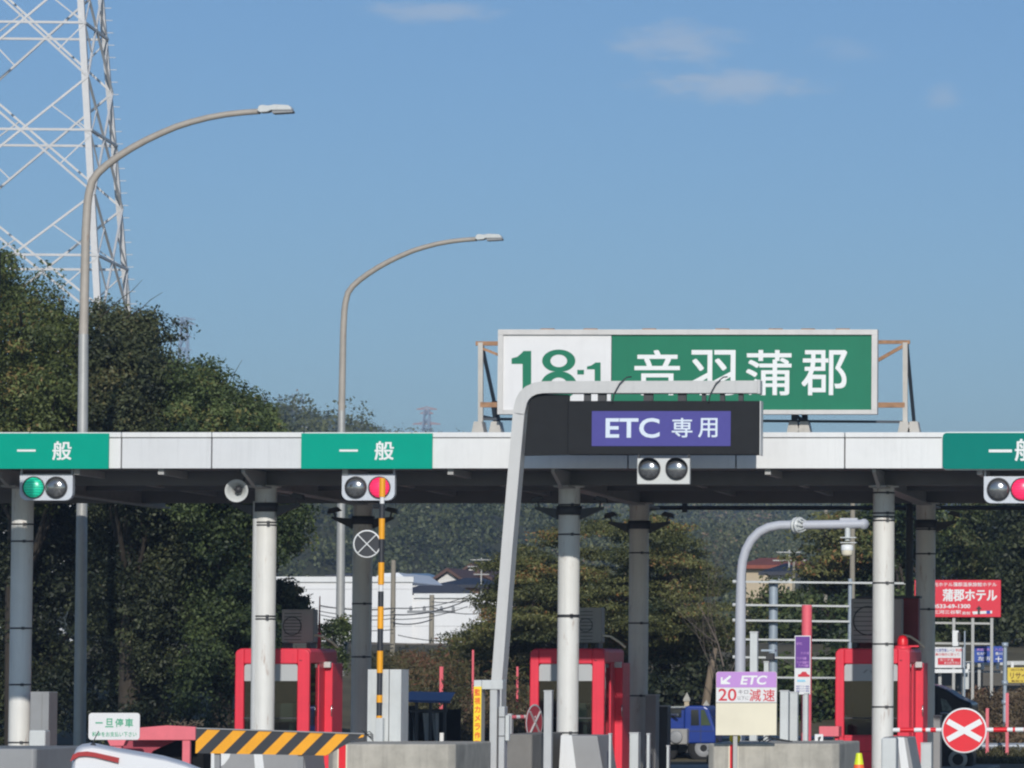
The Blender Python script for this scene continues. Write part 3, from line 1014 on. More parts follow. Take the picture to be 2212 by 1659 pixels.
def lattice(t, cx, cy, rot, hw, hd, levels, wleg, wbr, mat, z_bars, sub=True):
    """square tower: hw(z), hd(z) half widths; X panels between the levels, horizontals at z_bars"""
    cr, sr = math.cos(rot), math.sin(rot)

    def P(sx, sy, z):
        x, y = sx * hw(z), sy * hd(z)
        return Vector((cx + x * cr - y * sr, cy + x * sr + y * cr, z))
    for sx, sy in ((-1, -1), (1, -1), (1, 1), (-1, 1)):
        b = MB()          # an angle section from foot to top
        th = .035
        sec = [(0, 0), (-wleg, 0), (-wleg, -th), (-th, -th), (-th, -wleg), (0, -wleg)]
        v = []
        for z in (levels[0], levels[-1]):
            p_ = P(sx, sy, z)
            for (u, w) in sec:
                x_, y_ = sx * u, sy * w
                v.append(p_ + Vector((x_ * cr - y_ * sr, x_ * sr + y_ * cr, 0)))
        f = [(i, (i + 1) % 6, (i + 1) % 6 + 6, i + 6) for i in range(6)] + [tuple(range(6))[::-1], tuple(range(6, 12))]
        if sx * sy < 0: f = [q[::-1] for q in f]
        b.add(v, f)
        b.build('tower_leg', mat, t)
    faces = [((-1, -1), (1, -1)), ((1, -1), (1, 1)), ((1, 1), (-1, 1)), ((-1, 1), (-1, -1))]
    for (A, B) in faces:
        b = MB()
        for i in range(len(levels) - 1):
            z0, z1 = levels[i], levels[i + 1]
            b.bar(P(*A, z0), P(*B, z1), wbr); b.bar(P(*B, z0), P(*A, z1), wbr)
            if sub:
                zm = (z0 + z1) / 2
                for (p_, q_) in ((A, B), (B, A)):
                    m1 = P(*p_, z0).lerp(P(*q_, z1), .25); b.bar(m1, P(*p_, z0 + (z1 - z0) * .5), wbr * .6)
                    m2 = P(*p_, z1).lerp(P(*q_, z0), .25); b.bar(m2, P(*p_, z0 + (z1 - z0) * .5), wbr * .6)
        for z in z_bars:
            b.bar(P(*A, z), P(*B, z), wbr * 1.1)
        b.build('cross_bracing', mat, t)


YPY = 220.0
pk = PXM(YPY)
zA, zB_ = at(0, 41, YPY).z, at(0, 550, YPY).z
axm = at(34, 300, YPY).x
hwf = lambda z: 3.46 + (2.6 - 3.46) * (z - zB_) / (zA - zB_)
pyl = thing('lattice_pylon', 'huge white lattice power pylon rising out of the trees', 'pylon', (axm, YPY + 4, 3))
nodes_y = [1500, 1010, 690, 415, 159, -75, -290, -480]
levels = [at(0, y, YPY).z for y in nodes_y]
lattice(pyl, axm - .2, YPY + 4.0, R(4.5), hwf, lambda z: hwf(z) * 1.16, levels, .28, .095, m_pylon, [at(0, y, YPY).z for y in (850, 550, 276, 41, -180)])
b = MB()
for k in range(60):
    z = levels[0] + 1 + k * .55
    xx = axm - .2 + hwf(z) * math.cos(R(4.5)) - hwf(z) * 1.16 * math.sin(R(4.5)); yy = YPY + 4 + hwf(z) * math.sin(R(4.5)) + hwf(z) * 1.16 * math.cos(R(4.5))
    b.bar((xx, yy, z), (xx + .28, yy, z), .03)
b.build('climbing_step', m_pylon, pyl)


def far_pylon(x, ytop, ybase, wpx, Y, label, mats, arms):
    k = PXM(Y); zt, zb = at(x, ytop, Y).z, at(x, ybase, Y).z
    X = at(x, ytop, Y).x
    t = thing('lattice_pylon', label, 'pylon', (X, Y, zb), 'distant pylons on the ridge')
    w0 = wpx * k
    b = MB()
    n = 7
    for i in range(n):
        z0, z1 = zb + (zt - zb) * i / n, zb + (zt - zb) * (i + 1) / n
        a0, a1 = w0 * (.5 - .32 * i / n), w0 * (.5 - .32 * (i + 1) / n)
        for sy in (-1, 1):
            for s in (-1, 1):
                b.bar((X + s * a0, Y + sy * a0, z0), (X + s * a1, Y + sy * a1, z1), .3)
                b.bar((X + s * a0, Y + sy * a0, z0), (X - s * a1, Y + sy * a1, z1), .17)
    b.build('tower_body', mats[0], t)
    for (yy, hwid) in arms:
        z = at(x, yy, Y).z; hwm = hwid * k
        b = MB()
        b.bar((X - hwm, Y, z), (X + hwm, Y, z), .3); b.bar((X - hwm, Y, z), (X, Y, z + 5 * k), .25); b.bar((X + hwm, Y, z), (X, Y, z + 5 * k), .25)
        b.build('cross_arm', mats[1], t)
    return t


m_farpyl = M('far_pylon_haze_tint', (0.26, 0.34, 0.44), rough=.6, var=.05)  # bluish sky tone put into the colour as haze
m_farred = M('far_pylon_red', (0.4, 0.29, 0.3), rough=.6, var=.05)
far_pylon(398, 686, 900, 30, 1250, 'faint grey pylon just above the tree tops beside the lamp post', (m_farpyl, m_farpyl), [(690, 24), (700, 24), (728, 16), (756, 16)])
far_pylon(922, 884, 1000, 26, 1250, 'faint reddish pylon showing above the canopy beside the roof sign', (m_farpyl, m_farred), [(884, 22), (893, 14), (916, 30)])

# ------------------------------------------------------------------ toll booths
YB = 94.0


m_deepred = M('seam_red', lin(150, 30, 45), rough=.6)


def toll_booth(label):
    x0, x1 = at(507, 1500, YB).x, at(668, 1500, YB).x
    zt = at(0, 1402, YB).z
    z0 = .16
    t = thing('toll_booth', label, 'toll booth', ((x0 + x1) / 2, YB, z0), 'red toll booths')
    W = x1 - x0
    wx0, wx1 = at(526, 1500, YB).x, at(641.5, 1500, YB).x
    wz1, wz0 = at(0, 1434, YB).z, at(0, 1588, YB).z
    D = 2.5
    # front frame with the window opening
    b = MB()
    b.prism(rrect(x0, z0, wx0, zt, .1, corners=(0, 0, 0, 1)), YB, YB + .12)
    b.prism(rrect(wx1, z0, x1, zt, .1, corners=(0, 0, 1, 0)), YB, YB + .12)
    b.box(wx0, wx1, YB + .001, YB + .12, wz1, zt - .0005)
    b.box(wx0, wx1, YB + .001, YB + .12, z0, wz0)
    b.build('front_frame', m_red, t, bevel=.025, seg=3)
    # far side and back
    b = MB()
    b.box(x0 + .01, x0 + .08, YB + .12, YB + D, z0, zt - .04)
    b.box(x0 + .08, x1 - .01, YB + D - .08, YB + D, z0, zt - .04)
    b.build('shell_wall', m_red, t)
    b = MB(); b.prism(rrect(x0 + .02, zt - .26, x1 - .005, zt + .012, .07, corners=(0, 0, 1, 1)), YB + .125, YB + D + .04)
    b.build('roof', m_red, t, bevel=.02)
    # lane side: window behind, door recess, then the projecting hatch
    b = MB(); b.box(x1 - .08, x1 - .012, YB + .12, YB + D - .08, z0, wz0 - .05); b.build('side_panel', m_red, t)
    b = MB(); b.box(x1 - .05, x1 - .035, YB + .13, YB + .95, wz0 - .05, zt - .27); b.build('side_glass', m_boothglass, t)
    b = MB(); b.box(x1 - .09, x1 - .015, YB + .95, YB + 1.5, wz0 - .05, zt - .262); b.build('side_pillar', m_red, t)
    hz = at(702, 1440, YB + 1.45).z
    b = MB(); b.box(x1 - .1, x1 + .125, YB + 1.5, YB + 2.46, z0, zt - .25); b.build('hatch_housing', m_red, t, bevel=.015)
    b = MB(); b.box(x1 - .02, x1 + .11, YB + 1.36, YB + 1.497, hz - .02, hz + .09); b.build('hatch_light', m_lgrey, t, bevel=.01)
    # window: blind above, glass below, console seen through
    b = MB(); b.prism(rrect(wx0 + .002, at(0, 1471, YB).z, wx1 - .002, wz1 - .002, .06, corners=(0, 0, 1, 1)), YB + .045, YB + .06)
    b.build('window_blind', m_blind, t)
    b = MB(); b.box(wx0, wx1, YB + .07, YB + .078, wz0, at(0, 1470, YB).z); b.build('front_window', m_boothglass, t)
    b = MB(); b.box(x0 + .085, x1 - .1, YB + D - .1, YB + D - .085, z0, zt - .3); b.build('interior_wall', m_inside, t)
    b = MB(); c0, c1 = at(588, 1580, YB + .3), at(632, 1519, YB + .3)
    b.box(c0.x, c1.x, YB + .3, YB + .6, c0.z + .2, c1.z); b.box(c0.x, c0.x + .06, YB + .3, YB + .6, .2, c0.z + .2); b.box(c1.x - .06, c1.x, YB + .3, YB + .6, .2, c0.z + .2)
    b.box(c0.x - .1, c1.x + .05, YB + .25, YB + .7, c0.z + .17, c0.z + .2)
    b.build('console', m_mint, t, bevel=.01)
    b = MB(); c0, c1 = at(527, 1590, YB + .25), at(537, 1545, YB + .25)
    b.box(c0.x, c1.x, YB + .25, YB + .9, c0.z, c1.z); b.build('ticket_machine', m_mint, t, bevel=.01)
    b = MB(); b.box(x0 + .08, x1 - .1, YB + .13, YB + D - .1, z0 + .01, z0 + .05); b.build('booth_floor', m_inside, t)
    # seams, handle, stickers
    b = MB()
    for zz in (wz0 - .03, z0 + .45): b.box(x0 + .012, x1 - .012, YB - .003, YB + .01, zz - .004, zz + .004)
    b.build('panel_seam', m_deepred, t)
    b = MB(); b.box(x1 - .19, x1 - .14, YB - .008, YB + .01, zt - .22, zt - .2); b.build('sticker', m_deepred, t)
    b = MB(); b.tube([(x1 + .115, YB + 1.494, 1.25), (x1 + .115, YB + 1.47, 1.27), (x1 + .115, YB + 1.47, 1.43), (x1 + .115, YB + 1.494, 1.45)], .012, 8); b.build('handle', m_chrome, t)
    b = MB(); b.box(wx0 + .005, wx1 - .005, YB + .03, YB + .069, wz0 + .3, wz0 + .325); b.build('window_rail', m_dark, t)
    # crest on the blind
    b = MB(); q = at(578, 1450, YB + .042)
    b.prism([(q.x - .09, q.z - .03), (q.x - .03, q.z + .03), (q.x + .02, q.z + .035), (q.x - .02, q.z - .0), (q.x - .05, q.z - .035)], YB + .036, YB + .044)
    b.prism([(q.x + .03, q.z + .02), (q.x + .1, q.z + .0), (q.x + .12, q.z - .05), (q.x + .07, q.z - .03)], YB + .036, YB + .044)
    b.build('crest', m_mgrey, t)
    return t


def clear_glass(name):
    m = bpy.data.materials.new(name); m.use_nodes = True
    n, l = m.node_tree.nodes, m.node_tree.links
    p = n['Principled BSDF']
    tr = n.new('ShaderNodeBsdfTransparent'); tr.inputs['Color'].default_value = (.42, .45, .45, 1)
    gl = n.new('ShaderNodeBsdfGlossy'); gl.inputs['Roughness'].default_value = .03
    fr = n.new('ShaderNodeFresnel'); fr.inputs['IOR'].default_value = 1.5
    nz = n.new('ShaderNodeTexNoise'); nz.inputs['Scale'].default_value = 3.0
    mx = n.new('ShaderNodeMixShader')
    l.new(fr.outputs[0], mx.inputs[0]); l.new(tr.outputs[0], mx.inputs[1]); l.new(gl.outputs[0], mx.inputs[2])
    l.new(mx.outputs[0], n['Material Output'].inputs['Surface'])
    return m


m_boothglass = clear_glass('booth_glass')
booth1 = toll_booth('red toll booth behind the striped black and yellow board')
dx2 = at(1144, 1500, YB).x - at(507, 1500, YB).x
dx3 = at(1804, 1500, YB).x - at(507, 1500, YB).x
L0 = Vector(booth1.location)
booth2 = copy_to(booth1, L0 + Vector((dx2, 0, 0)), 'red toll booth between the two posts under the purple lane display')
booth3 = copy_to(booth1, L0 + Vector((dx3, 0, 0)), 'red toll booth behind the rust stained column and the small cone')
# ledge arm on the third booth
# roof machinery
ROOFZ = at(0, 1402, YB).z + .02


def aircon(x0, x1, y0, y1, Y, label):
    a, c = at(x0, y1, Y), at(x1, y0, Y)
    z0 = ROOFZ
    t = thing('air_conditioner', label, 'air conditioner', ((a.x + c.x) / 2, Y, z0), 'cooling units on the booth roofs')
    b = MB(); b.box(a.x, c.x, Y, Y + .4, z0 + .1, c.z); b.build('casing', m_aircon, t, bevel=.02)
    b = MB()
    w = c.x - a.x
    n = 9
    for k in range(n):
        zz = z0 + .16 + (c.z - z0 - .24) * k / (n - 1)
        b.box(a.x + .05, a.x + w * .62, Y - .012, Y - .002, zz - .006, zz + .006)
    b.lathe((a.x + w * .33, Y - .002, (z0 + .1 + c.z) / 2), (0, -1, 0), [(w * .27, 0), (w * .29, .01), (w * .29, .014), (w * .27, .016)], 24)
    b.build('fan_grille', m_dark, t)
    b = MB(); b.box(a.x + w * .68, c.x - .015, Y - .01, Y - .001, z0 + .16, c.z - .06); b.build('service_cover', m_aircon, t)
    for xx in (a.x + .08, c.x - .08):
        b = MB(); b.box(xx - .04, xx + .04, Y - .05, Y + .45, z0 - .02, z0 + .1); b.build('mounting_foot', m_dark, t)
    b = MB(); b.tube([(c.x - .02, Y + .1, z0 + .25), (c.x + .15, Y + .12, z0 + .22), (c.x + .3, Y + .2, z0 + .12), (c.x + .4, Y + .3, z0 + .02)], .022, 8); b.build('pipe', m_cream, t)
    return t


aircon(608, 678, 1316, 1386, 95.2, 'beige cooling unit on the roof of the booth by the big dark trees')
aircon(1248, 1300, 1312, 1396, 95.2, 'shaded cooling unit on the roof of the middle booth')
aircon(1838, 1948, 1293, 1394, 95.2, 'largest cooling unit, half hidden by the rust stained column')
t = thing('warning_beacon', 'small red beacon lamp on the roof of the booth by the rusty column', 'beacon', (at(1950, 1400, 94.6).x, 94.6, ROOFZ))
q = at(1950, 1402, 94.6)
b = MB(); b.lathe((q.x, 94.6, ROOFZ - .01), (0, 0, 1), [(.16, 0), (.16, .04), (.12, .06)], 16); b.box(q.x - .02, q.x + .3, 94.55, 94.65, ROOFZ + .02, ROOFZ + .05); b.build('beacon_base', m_red, t)
b = MB(); b.lathe((q.x, 94.6, ROOFZ + .055), (0, 0, 1), [(.1, 0), (.1, .1), (.07, .17), (.0, .19)], 16); b.build('beacon_lens', m_signred, t)
# dark red box behind the large cooling unit
t = thing('vent_hood', 'dark red box standing behind the largest cooling unit', 'vent hood', (at(1915, 1390, 96.2).x, 96.2, ROOFZ))
b = MB(); b.pbox(1852, 1292, 1984, 1400, 96.0, .4); b.build('hood_box', M('deep_red_paint', lin(120, 18, 26), rough=.5, var=.08), t, bevel=.02)
b = MB(); b.pbox(1849, 1287, 1987, 1292, 95.97, .46); b.build('hood_lip', m_dark, t)

# red whip aerial behind the first booth
t = thing('whip_aerial', 'thin red aerial pole on the roof of the booth nearest the dark trees', 'aerial', (at(690, 1400, 96).x, 96, ROOFZ))
q0, q1 = at(689, 1402, 96), at(691, 1288, 96)
b = MB(); b.tube([(q0.x, 96, ROOFZ - .02), (q0.x, 96, ROOFZ + .3)], .035, 10); b.build('aerial_base', m_red, t)
b = MB(); b.tube([(q0.x, 96, ROOFZ + .3), q1], [.022, .01], 8); b.build('aerial_rod', M('aerial_red', lin(140, 40, 40), rough=.5), t)

# ------------------------------------------------------------------ raised barrier
YA = 79.0
t = thing('raised_barrier', 'yellow and black barrier bar raised upright beside a grey cabinet', 'barrier', (at(830, 1640, YA).x, YA, .16))
b = MB(); b.pbox(793, 1446, 840, 1607, YA + .1, .5); b.pbox(840.3, 1446, 867, 1607, YA + .11, .62)
for xx in range(797, 840, 6): b.pbox(xx, 1460, xx + 1.2, 1590, YA + .095, .01)
b.build('cabinet', m_lgrey, t, bevel=.012)
b = MB(); b.pbox(866, 1447, 871, 1606, YA + .3, .4); b.build('cabinet_side', m_mgrey, t)
yb = [1033, 1073.5, 1088, 1120, 1164.5, 1215, 1263, 1277.5, 1310.5, 1358, 1406, 1453.5, 1501.5, 1517.5, 1546, 1551]
kinds = [1, 2, 0, 1, 0, 1, 2, 0, 1, 0, 1, 0, 1, 0, 1]
b = MB()
xa = lambda y: 819 + (1551 - y) / 518.0 * 7.2
for i in range(len(yb) - 1):
    hw = 6.6 if kinds[i] != 0 else 6.2
    if kinds[i] == 2: hw = 5
    n = 12; P0, P1 = at(xa(yb[i]), yb[i], YA), at(xa(yb[i + 1]), yb[i + 1], YA)
    b.tube([P0, P1], hw * PXM(YA), 16, mi=kinds[i])
b.build('barrier_arm', [m_hblack, m_yellow, m_signwhite], t)
b = MB(); b.pbox(811, 1551, 827, 1604, YA - .06, .16); b.build('arm_bracket', m_lgrey, t, bevel=.01)
dq = at(793.5, 1175, YA); rD = 29.5 * PXM(YA)
dd = MB(); dd.lathe((dq.x, YA - .005, dq.z), (0, -1, 0), [(.0, 0), (rD, 0), (rD, .012), (.0, .012)], 40, smooth=False); disc = dd.build('stop_disc', m_hblack, t)
dd = MB(); dd.lathe((dq.x, YA - .018, dq.z), (0, -1, 0), [(rD * .93, 0), (rD * 1.02, 0), (rD * 1.02, .01), (rD * .93, .01)], 40)
for s in (-1, 1):
    u = rD * .66
    dd.bar((dq.x - u, YA - .026 + s * .002, dq.z - s * u), (dq.x + u, YA - .026 + s * .002, dq.z + s * u), .035, .012)
dd.build('disc_marking', m_letter, disc)

# ------------------------------------------------------------------ striped board, red frame and stop notice
YW = 74.0
t = thing('striped_board', 'long black and yellow striped hazard board with a tapered end', 'hazard board', (at(600, 1650, YW).x, YW, .1))
TL, TR, BR_, BL = (424, 1573.5), (787, 1585.5), (703, 1632), (422, 1627)


def clip_poly(poly, a, b_, c_):
    """keep the part of poly where a*x + b*y <= c"""
    out = []
    for i in range(len(poly)):
        p, q = poly[i], poly[(i + 1) % len(poly)]
        dp, dq_ = a * p[0] + b_ * p[1] - c_, a * q[0] + b_ * q[1] - c_
        if dp <= 0: out.append(p)
        if dp * dq_ < 0:
            u = dp / (dp - dq_); out.append((p[0] + (q[0] - p[0]) * u, p[1] + (q[1] - p[1]) * u))
    return out


full = [TL, TR, (785, 1592), (765, 1597), (712, 1628), BR_, BL]
b = MB()
slope = 1.0
u0 = 424 + 1573
for k in range(-3, 16):
    lo = 1573.5 + 454 - 3.5 + (k - 1) * 28.7; hi = lo + 28.7
    pol = clip_poly(clip_poly(full, 1, 1, hi), -1, -1, -lo)
    if len(pol) >= 3:
        v = [at(x, y, YW) for x, y in pol]
        b.add(v, [tuple(range(len(v)))[::-1]], 1 if k % 2 else 0)
fb = [at(x, y, YW) for x, y in full]
n = len(fb)
back = [p + Vector((0, .05, 0)) for p in fb]
b.add(fb + back, [tuple(range(n, 2 * n))] + [(i, (i + 1) % n, (i + 1) % n + n, i + n) for i in range(n)], 0)
b.build('board', [m_hblack, m_yellow], t)
b = MB(); b.bar(at(424, 1573, YW - .01), at(787, 1585, YW - .01), .018); b.build('top_edge', m_mgrey, t)
for px in (470, 650):
    b = MB(); b.bar(at(px, 1600, YW + .08), (at(px, 1600, YW).x, YW + .08, 0), .08); b.build('support_leg', m_mgrey, t)

YQ = 75.0
t = thing('red_stand', 'faded red steel frame between the stop notice and the striped board', 'frame', (at(350, 1650, YQ).x, YQ, 0))
b = MB(); b.pprism([(285, 1573), (360, 1567), (422, 1570), (422, 1599), (285, 1599)], YQ, .14); b.build('top_beam', m_faded, t, bevel=.01)
b = MB(); a, c = at(393, 1599.5, YQ), at(409, 1650, YQ); b.box(a.x, c.x, YQ + .02, YQ + .12, 0, a.z); b.build('frame_leg', m_faded, t, bevel=.008)
b = MB(); b.pprism([(262, 1600), (378, 1600), (330, 1622), (290, 1690), (262, 1690)], YQ + .25, .1); b.build('side_panel', M('dull_red', lin(165, 62, 78), rough=.6, var=.08), t)
b = MB(); b.pbox(300, 1600, 440, 1720, YQ + .6, .5); b.build('dark_opening', m_inside, t)  # near-black box: shade of the opening behind the frame put into its colour
t = thing('stop_notice', 'white notice with green characters held on a short red stand', 'sign', (at(246, 1640, YW).x, YW, 0))
a, c = at(191, 1598, YW), at(302, 1540, YW)
b = MB(); b.prism(rrect(a.x, a.z, c.x, c.z, .045), YW, YW + .02); b.build('notice_panel', m_signwhite, t)
l = MB()
for k, ch in enumerate('一旦停車'):
    x = 206 + k * 21.3
    if ch == '一': write(l, ch, x, 1560, x + 16, 1562.8, YW - .004, off=.01)
    else: write(l, ch, x, 1552, x + 18, 1571, YW - .004, off=.018)
write(l, '料金をお支払い下さい', 199, 1580.5, 295, 1591.5, YW - .004, off=.012)
l.build('lettering', m_ink_green, t)
b = MB(); b.pprism([(232, 1598.5), (272, 1598.5), (266, 1611), (238, 1611)], YW + .0, .2); q = at(252, 1611, YW); b.box(q.x - .1, q.x + .06, YW + .03, YW + .15, 0, q.z); b.build('stand', m_faded, t)
# creeper twigs on the frame
tw = thing('dry_twigs', 'tangle of dry twigs lying on top of the faded red frame', 'twigs', at(405, 1567, YQ))
b = MB(); rng = random.Random(5)
for k in range(16):
    x = 378 + rng.random() * 62
    p = [at(x, 1568, YQ + .05)]
    ang = rng.uniform(-1, 1)
    for s in range(4):
        p.append(p[-1] + Vector((rng.uniform(-.05, .05) + ang * .02, rng.uniform(-.04, .04), rng.uniform(-.01, .04))))
    b.tube(p, .006, 5)
b.build('twig', M('twig_bark', (.16, .13, .09), rough=.8), tw)

# ------------------------------------------------------------------ concrete noses
NL = ['concrete island nose with one red reflective strip below the raised barrier cabinet', 'concrete island nose under the lavender and cream notice',
      'concrete island nose behind the posts with the yellow notice', 'dark shaded island nose before the column by the tree edge']


def nose(x0, x1, y0, Y, label, strip=None, cut=14, mat=None):
    t = thing('island_nose', label, 'concrete barrier', ((at((x0 + x1) / 2, y0, Y)).x, Y, 0), 'concrete island noses')
    a, c = at(x0, y0, Y), at(x1, y0, Y)
    z = a.z; k = cut * PXM(Y)
    b = MB()
    poly = [(a.x + k, Y), (c.x - k, Y), (c.x, Y + k * 1.2), (c.x, Y + 3.2), (a.x, Y + 3.2), (a.x, Y + k * 1.2)]
    nn = len(poly)
    v = [(x, y, 0.0) for x, y in poly] + [(x, y, z) for x, y in poly]
    b.add(v, [tuple(range(nn))[::-1], tuple(range(nn, 2 * nn))] + [(i, (i + 1) % nn, (i + 1) % nn + nn, i + nn) for i in range(nn)])
    b.build('nose_block', mat or m_concrete, t, bevel=.025)
    for s in (strip or []):
        s0, s1 = at(s, y0 + 1, Y - .006), at(s + 15, y0, Y - .006)
        b = MB(); b.box(s0.x, s1.x, Y - .006, Y + .02, 0.02, z - .015); b.build('red_strip', m_signred, t)
        b = MB(); b.box(s0.x - .02, s0.x - .003, Y - .005, Y + .02, 0.02, z - .015); b.box(s1.x + .003, s1.x + .02, Y - .005, Y + .02, 0.02, z - .015); b.build('strip_edge', m_cream, t)
    return t


nose(706, 982, 1607, 76, NL[0], [732])
nose(1528, 1812, 1606, 76, NL[1], [1577])
nose(1088, 1150, 1586, 84.5, NL[2], cut=3, mat=M('brown_concrete', (.2, .19, .175), rough=.85, var=.12, dirt=.2))
nose(-130, 78, 1617, 76, NL[3], cut=6, mat=m_mgrey)  # its shade is put into the colour, darker than plain concrete

# cabinets by the first column
t = thing('control_cabinet', 'tall grey control cabinet right beside the column nearest the dark trees', 'cabinet', (at(84, 1640, 89).x, 89, .16))
b = MB(); b.pbox(62, 1494, 106, 1720, 89.2, .6); b.build('cabinet_body', m_mgrey, t, bevel=.015)
b = MB(); b.pbox(88, 1500, 91, 1700, 89.19, .01); b.build('door_seam', m_dark, t)
b = MB(); b.pbox(60, 1577, 98, 1720, 88.4, .35); b.build('lit_lower_part', m_lgrey, t, bevel=.03)  # lighter box stands in for sunlight on the cabinet's lower part

# ------------------------------------------------------------------ red and white bar with the crossed disc
YX = 67.0
t = thing('toll_bar', 'red and white bar carrying a big round red disc with white cross', 'toll bar', (at(1920, 1650, YX).x, YX, 0))
b = MB(); q = at(1902, 1700, YX); a, c = at(1903, 1720, YX + .1), at(1936, 1594, YX + .1)
b.box(a.x, c.x, YX + .1, YX + .45, 0.0, c.z); b.build('cabinet', m_lgrey, t, bevel=.02)
xb = [1929, 1944, 1975, 1992, 2000, 2010, 2022, 2036, 2126, 2146, 2176, 2188, 2193, 2212, 2224, 2250, 2270, 2300]
b = MB()
for i in range(len(xb) - 1):
    p0, p1 = at(xb[i], 1577 - (xb[i] - 1929) * .003, YX), at(xb[i + 1], 1577 - (xb[i + 1] - 1929) * .003, YX)
    b.tube([p0, p1], (4.8 if i % 2 == 0 else 5.1) * PXM(YX), 14, mi=i % 2)
b.build('bar', [m_letter, m_signred], t)
q = at(2083, 1578, YX - .05); rX = 48.5 * PXM(YX)
b = MB(); b.lathe((q.x, YX - .05, q.z), (0, -1, 0), [(.0, -.02), (rX, -.02), (rX, 0), (0.0, 0)], 56, smooth=False); disc = b.build('stop_disc', m_signred, t)
b = MB(); b.lathe((q.x, YX - .05, q.z), (0, -1, 0), [(rX * .94, .003), (rX * 1.005, .003), (rX * 1.005, .006), (rX * .94, .006)], 56); b.build('disc_rim', m_letter, disc)
b = MB()
ca, sa = math.cos(R(29)), math.sin(R(29))
L_, w_ = rX * .85, rX * .125
cross = []
for s in (1, -1):
    pts = [(-L_, -w_), (L_, -w_), (L_, w_), (-L_, w_)]
    b.add([(q.x + (x * ca - y * sa * 1), YX - .05 - .004 - (0.002 if s < 0 else 0), q.z + s * (x * sa + y * ca)) for x, y in pts], [(0, 1, 2, 3) if s > 0 else (3, 2, 1, 0)])
b.build('white_cross', m_letter, disc)

# its twin beside the middle booth, swung back so the disc is nearly edge on
YT = 88.5
t = thing('toll_bar', 'swung back pink and white bar with its disc nearly edge on against the middle booth', 'toll bar', (at(1150, 1640, YT).x, YT, 0))
q = at(1153, 1561, YT); r2 = 39 * PXM(YT)
ax = Vector((math.sin(R(72)), -math.cos(R(72)), 0))
b = MB(); b.lathe(q, ax, [(0, 0), (r2, 0), (r2, .012), (0, .012)], 40, smooth=False); d2 = b.build('stop_disc', M('faded_disc_red', lin(170, 60, 70), rough=.5, var=.08), t)
b = MB(); b.lathe(q, ax, [(r2 * .93, .013), (r2 * 1.02, .013), (r2 * 1.02, .018), (r2 * .93, .018)], 40)
tv = Vector((math.cos(R(72)), math.sin(R(72)), 0))
for s in (-1, 1):
    b.bar(q + ax * .017 - tv * r2 * .62 - Vector((0, 0, s * r2 * .62)), q + ax * .017 + tv * r2 * .62 + Vector((0, 0, s * r2 * .62)), .05, .014)
b.build('disc_marking', m_grey, d2)
b = MB()
pa, pb = q + Vector((0, .05, .1)), q + Vector((-.3, -.55, .1))
for i in range(6):
    p0, p1 = pa.lerp(pb, i / 6), pa.lerp(pb, (i + 1) / 6); b.tube([p0, p1], .035, 10, mi=i % 2)
b.build('bar', [m_signwhite, m_faded], t)
b = MB(); b.box(pb.x - .06, pb.x + .02, pb.y - .1, pb.y + .1, 0, pb.z + .06); b.build('pivot_post', m_grey, t)

# ------------------------------------------------------------------ speed notice
YN = 75.6
t = thing('speed_notice', 'lavender, white and cream notice board in red characters before the pipe gantry', 'sign', (at(1588, 1640, YN).x, YN, 0))
a, c = at(1546, 1588, YN), at(1678, 1451, YN)
b = MB(); b.prism(rrect(a.x, a.z, c.x, c.z, .035, corners=(0, 0, 1, 1)), YN + .004, YN + .03); b.build('board', m_cream, t)
h0, w0 = at(0, 1485, YN).z, at(0, 1517, YN).z
b = MB(); b.prism(rrect(a.x + .004, h0, c.x - .004, c.z - .002, .034, corners=(0, 0, 1, 1)), YN, YN + .003); b.build('header_strip', m_lav, t)
b = MB(); b.box(a.x + .004, c.x - .004, YN, YN + .003, w0, h0 - .003); b.build('white_strip', m_signwhite, t)
b = MB(); b.box(a.x + .004, c.x - .004, YN, YN + .003, w0 - .012, w0 - .003); b.build('divider', m_mgrey, t)
l = MB()
write(l, 'ETC', 1599, 1459, 1654, 1479, YN - .003, off=.03, shear=.2)
l.build('header_lettering', m_letter, t)
l = MB()
ppoly(l, [(1557, 1463), (1561, 1463), (1561, 1471), (1576, 1459), (1580, 1462), (1569, 1472), (1577, 1475), (1577, 1478), (1557, 1478)], YN - .003)
l.build('arrow', m_letter, t)
l = MB()
write(l, '20', 1552, 1487.5, 1591, 1514, YN - .003, off=.012)
l.build('speed_lettering', m_ink_red, t)
l = MB(); write(l, '減', 1619, 1489, 1644, 1515, YN - .003, off=.01); write(l, '速', 1648, 1489, 1674, 1515, YN - .003, off=.01)
l.build('speed_lettering', m_ink_red, t)
l = MB()
write(l, 'キロ', 1595, 1490, 1616, 1499, YN - .003, off=.0); write(l, '以下に', 1593, 1504, 1617, 1512, YN - .003, off=.0)
l.build('small_lettering', m_ink_grey, t)
b = MB(); b.bar((at(1588, 1560, YN).x, YN + .07, 0), (at(1588, 1460, YN).x, YN + .07, at(0, 1460, YN).z), .06); b.build('sign_post', m_galv, t)
t = thing('reflector', 'small yellow reflector on the concrete below the cream notice', 'reflector', at(1588, 1606, 76.3))
q = at(1588, 1594, 76.3)
b = MB(); b.lathe((q.x, q.y, q.z), (0, -1, 0), [(0, 0), (.085, 0), (.085, .02), (.0, .03)], 20); b.build('reflector_lens', m_yellow2, t)
b = MB(); b.lathe((q.x, q.y - .03, q.z), (0, -1, 0), [(0, 0), (.035, 0), (.035, .01), (.0, .012)], 16); b.build('lens_centre', m_ink_orange, t)
b = MB(); b.box(q.x - .05, q.x + .05, q.y, q.y + .06, at(0, 1607, 76.3).z, q.z); b.build('reflector_base', m_yellow, t)

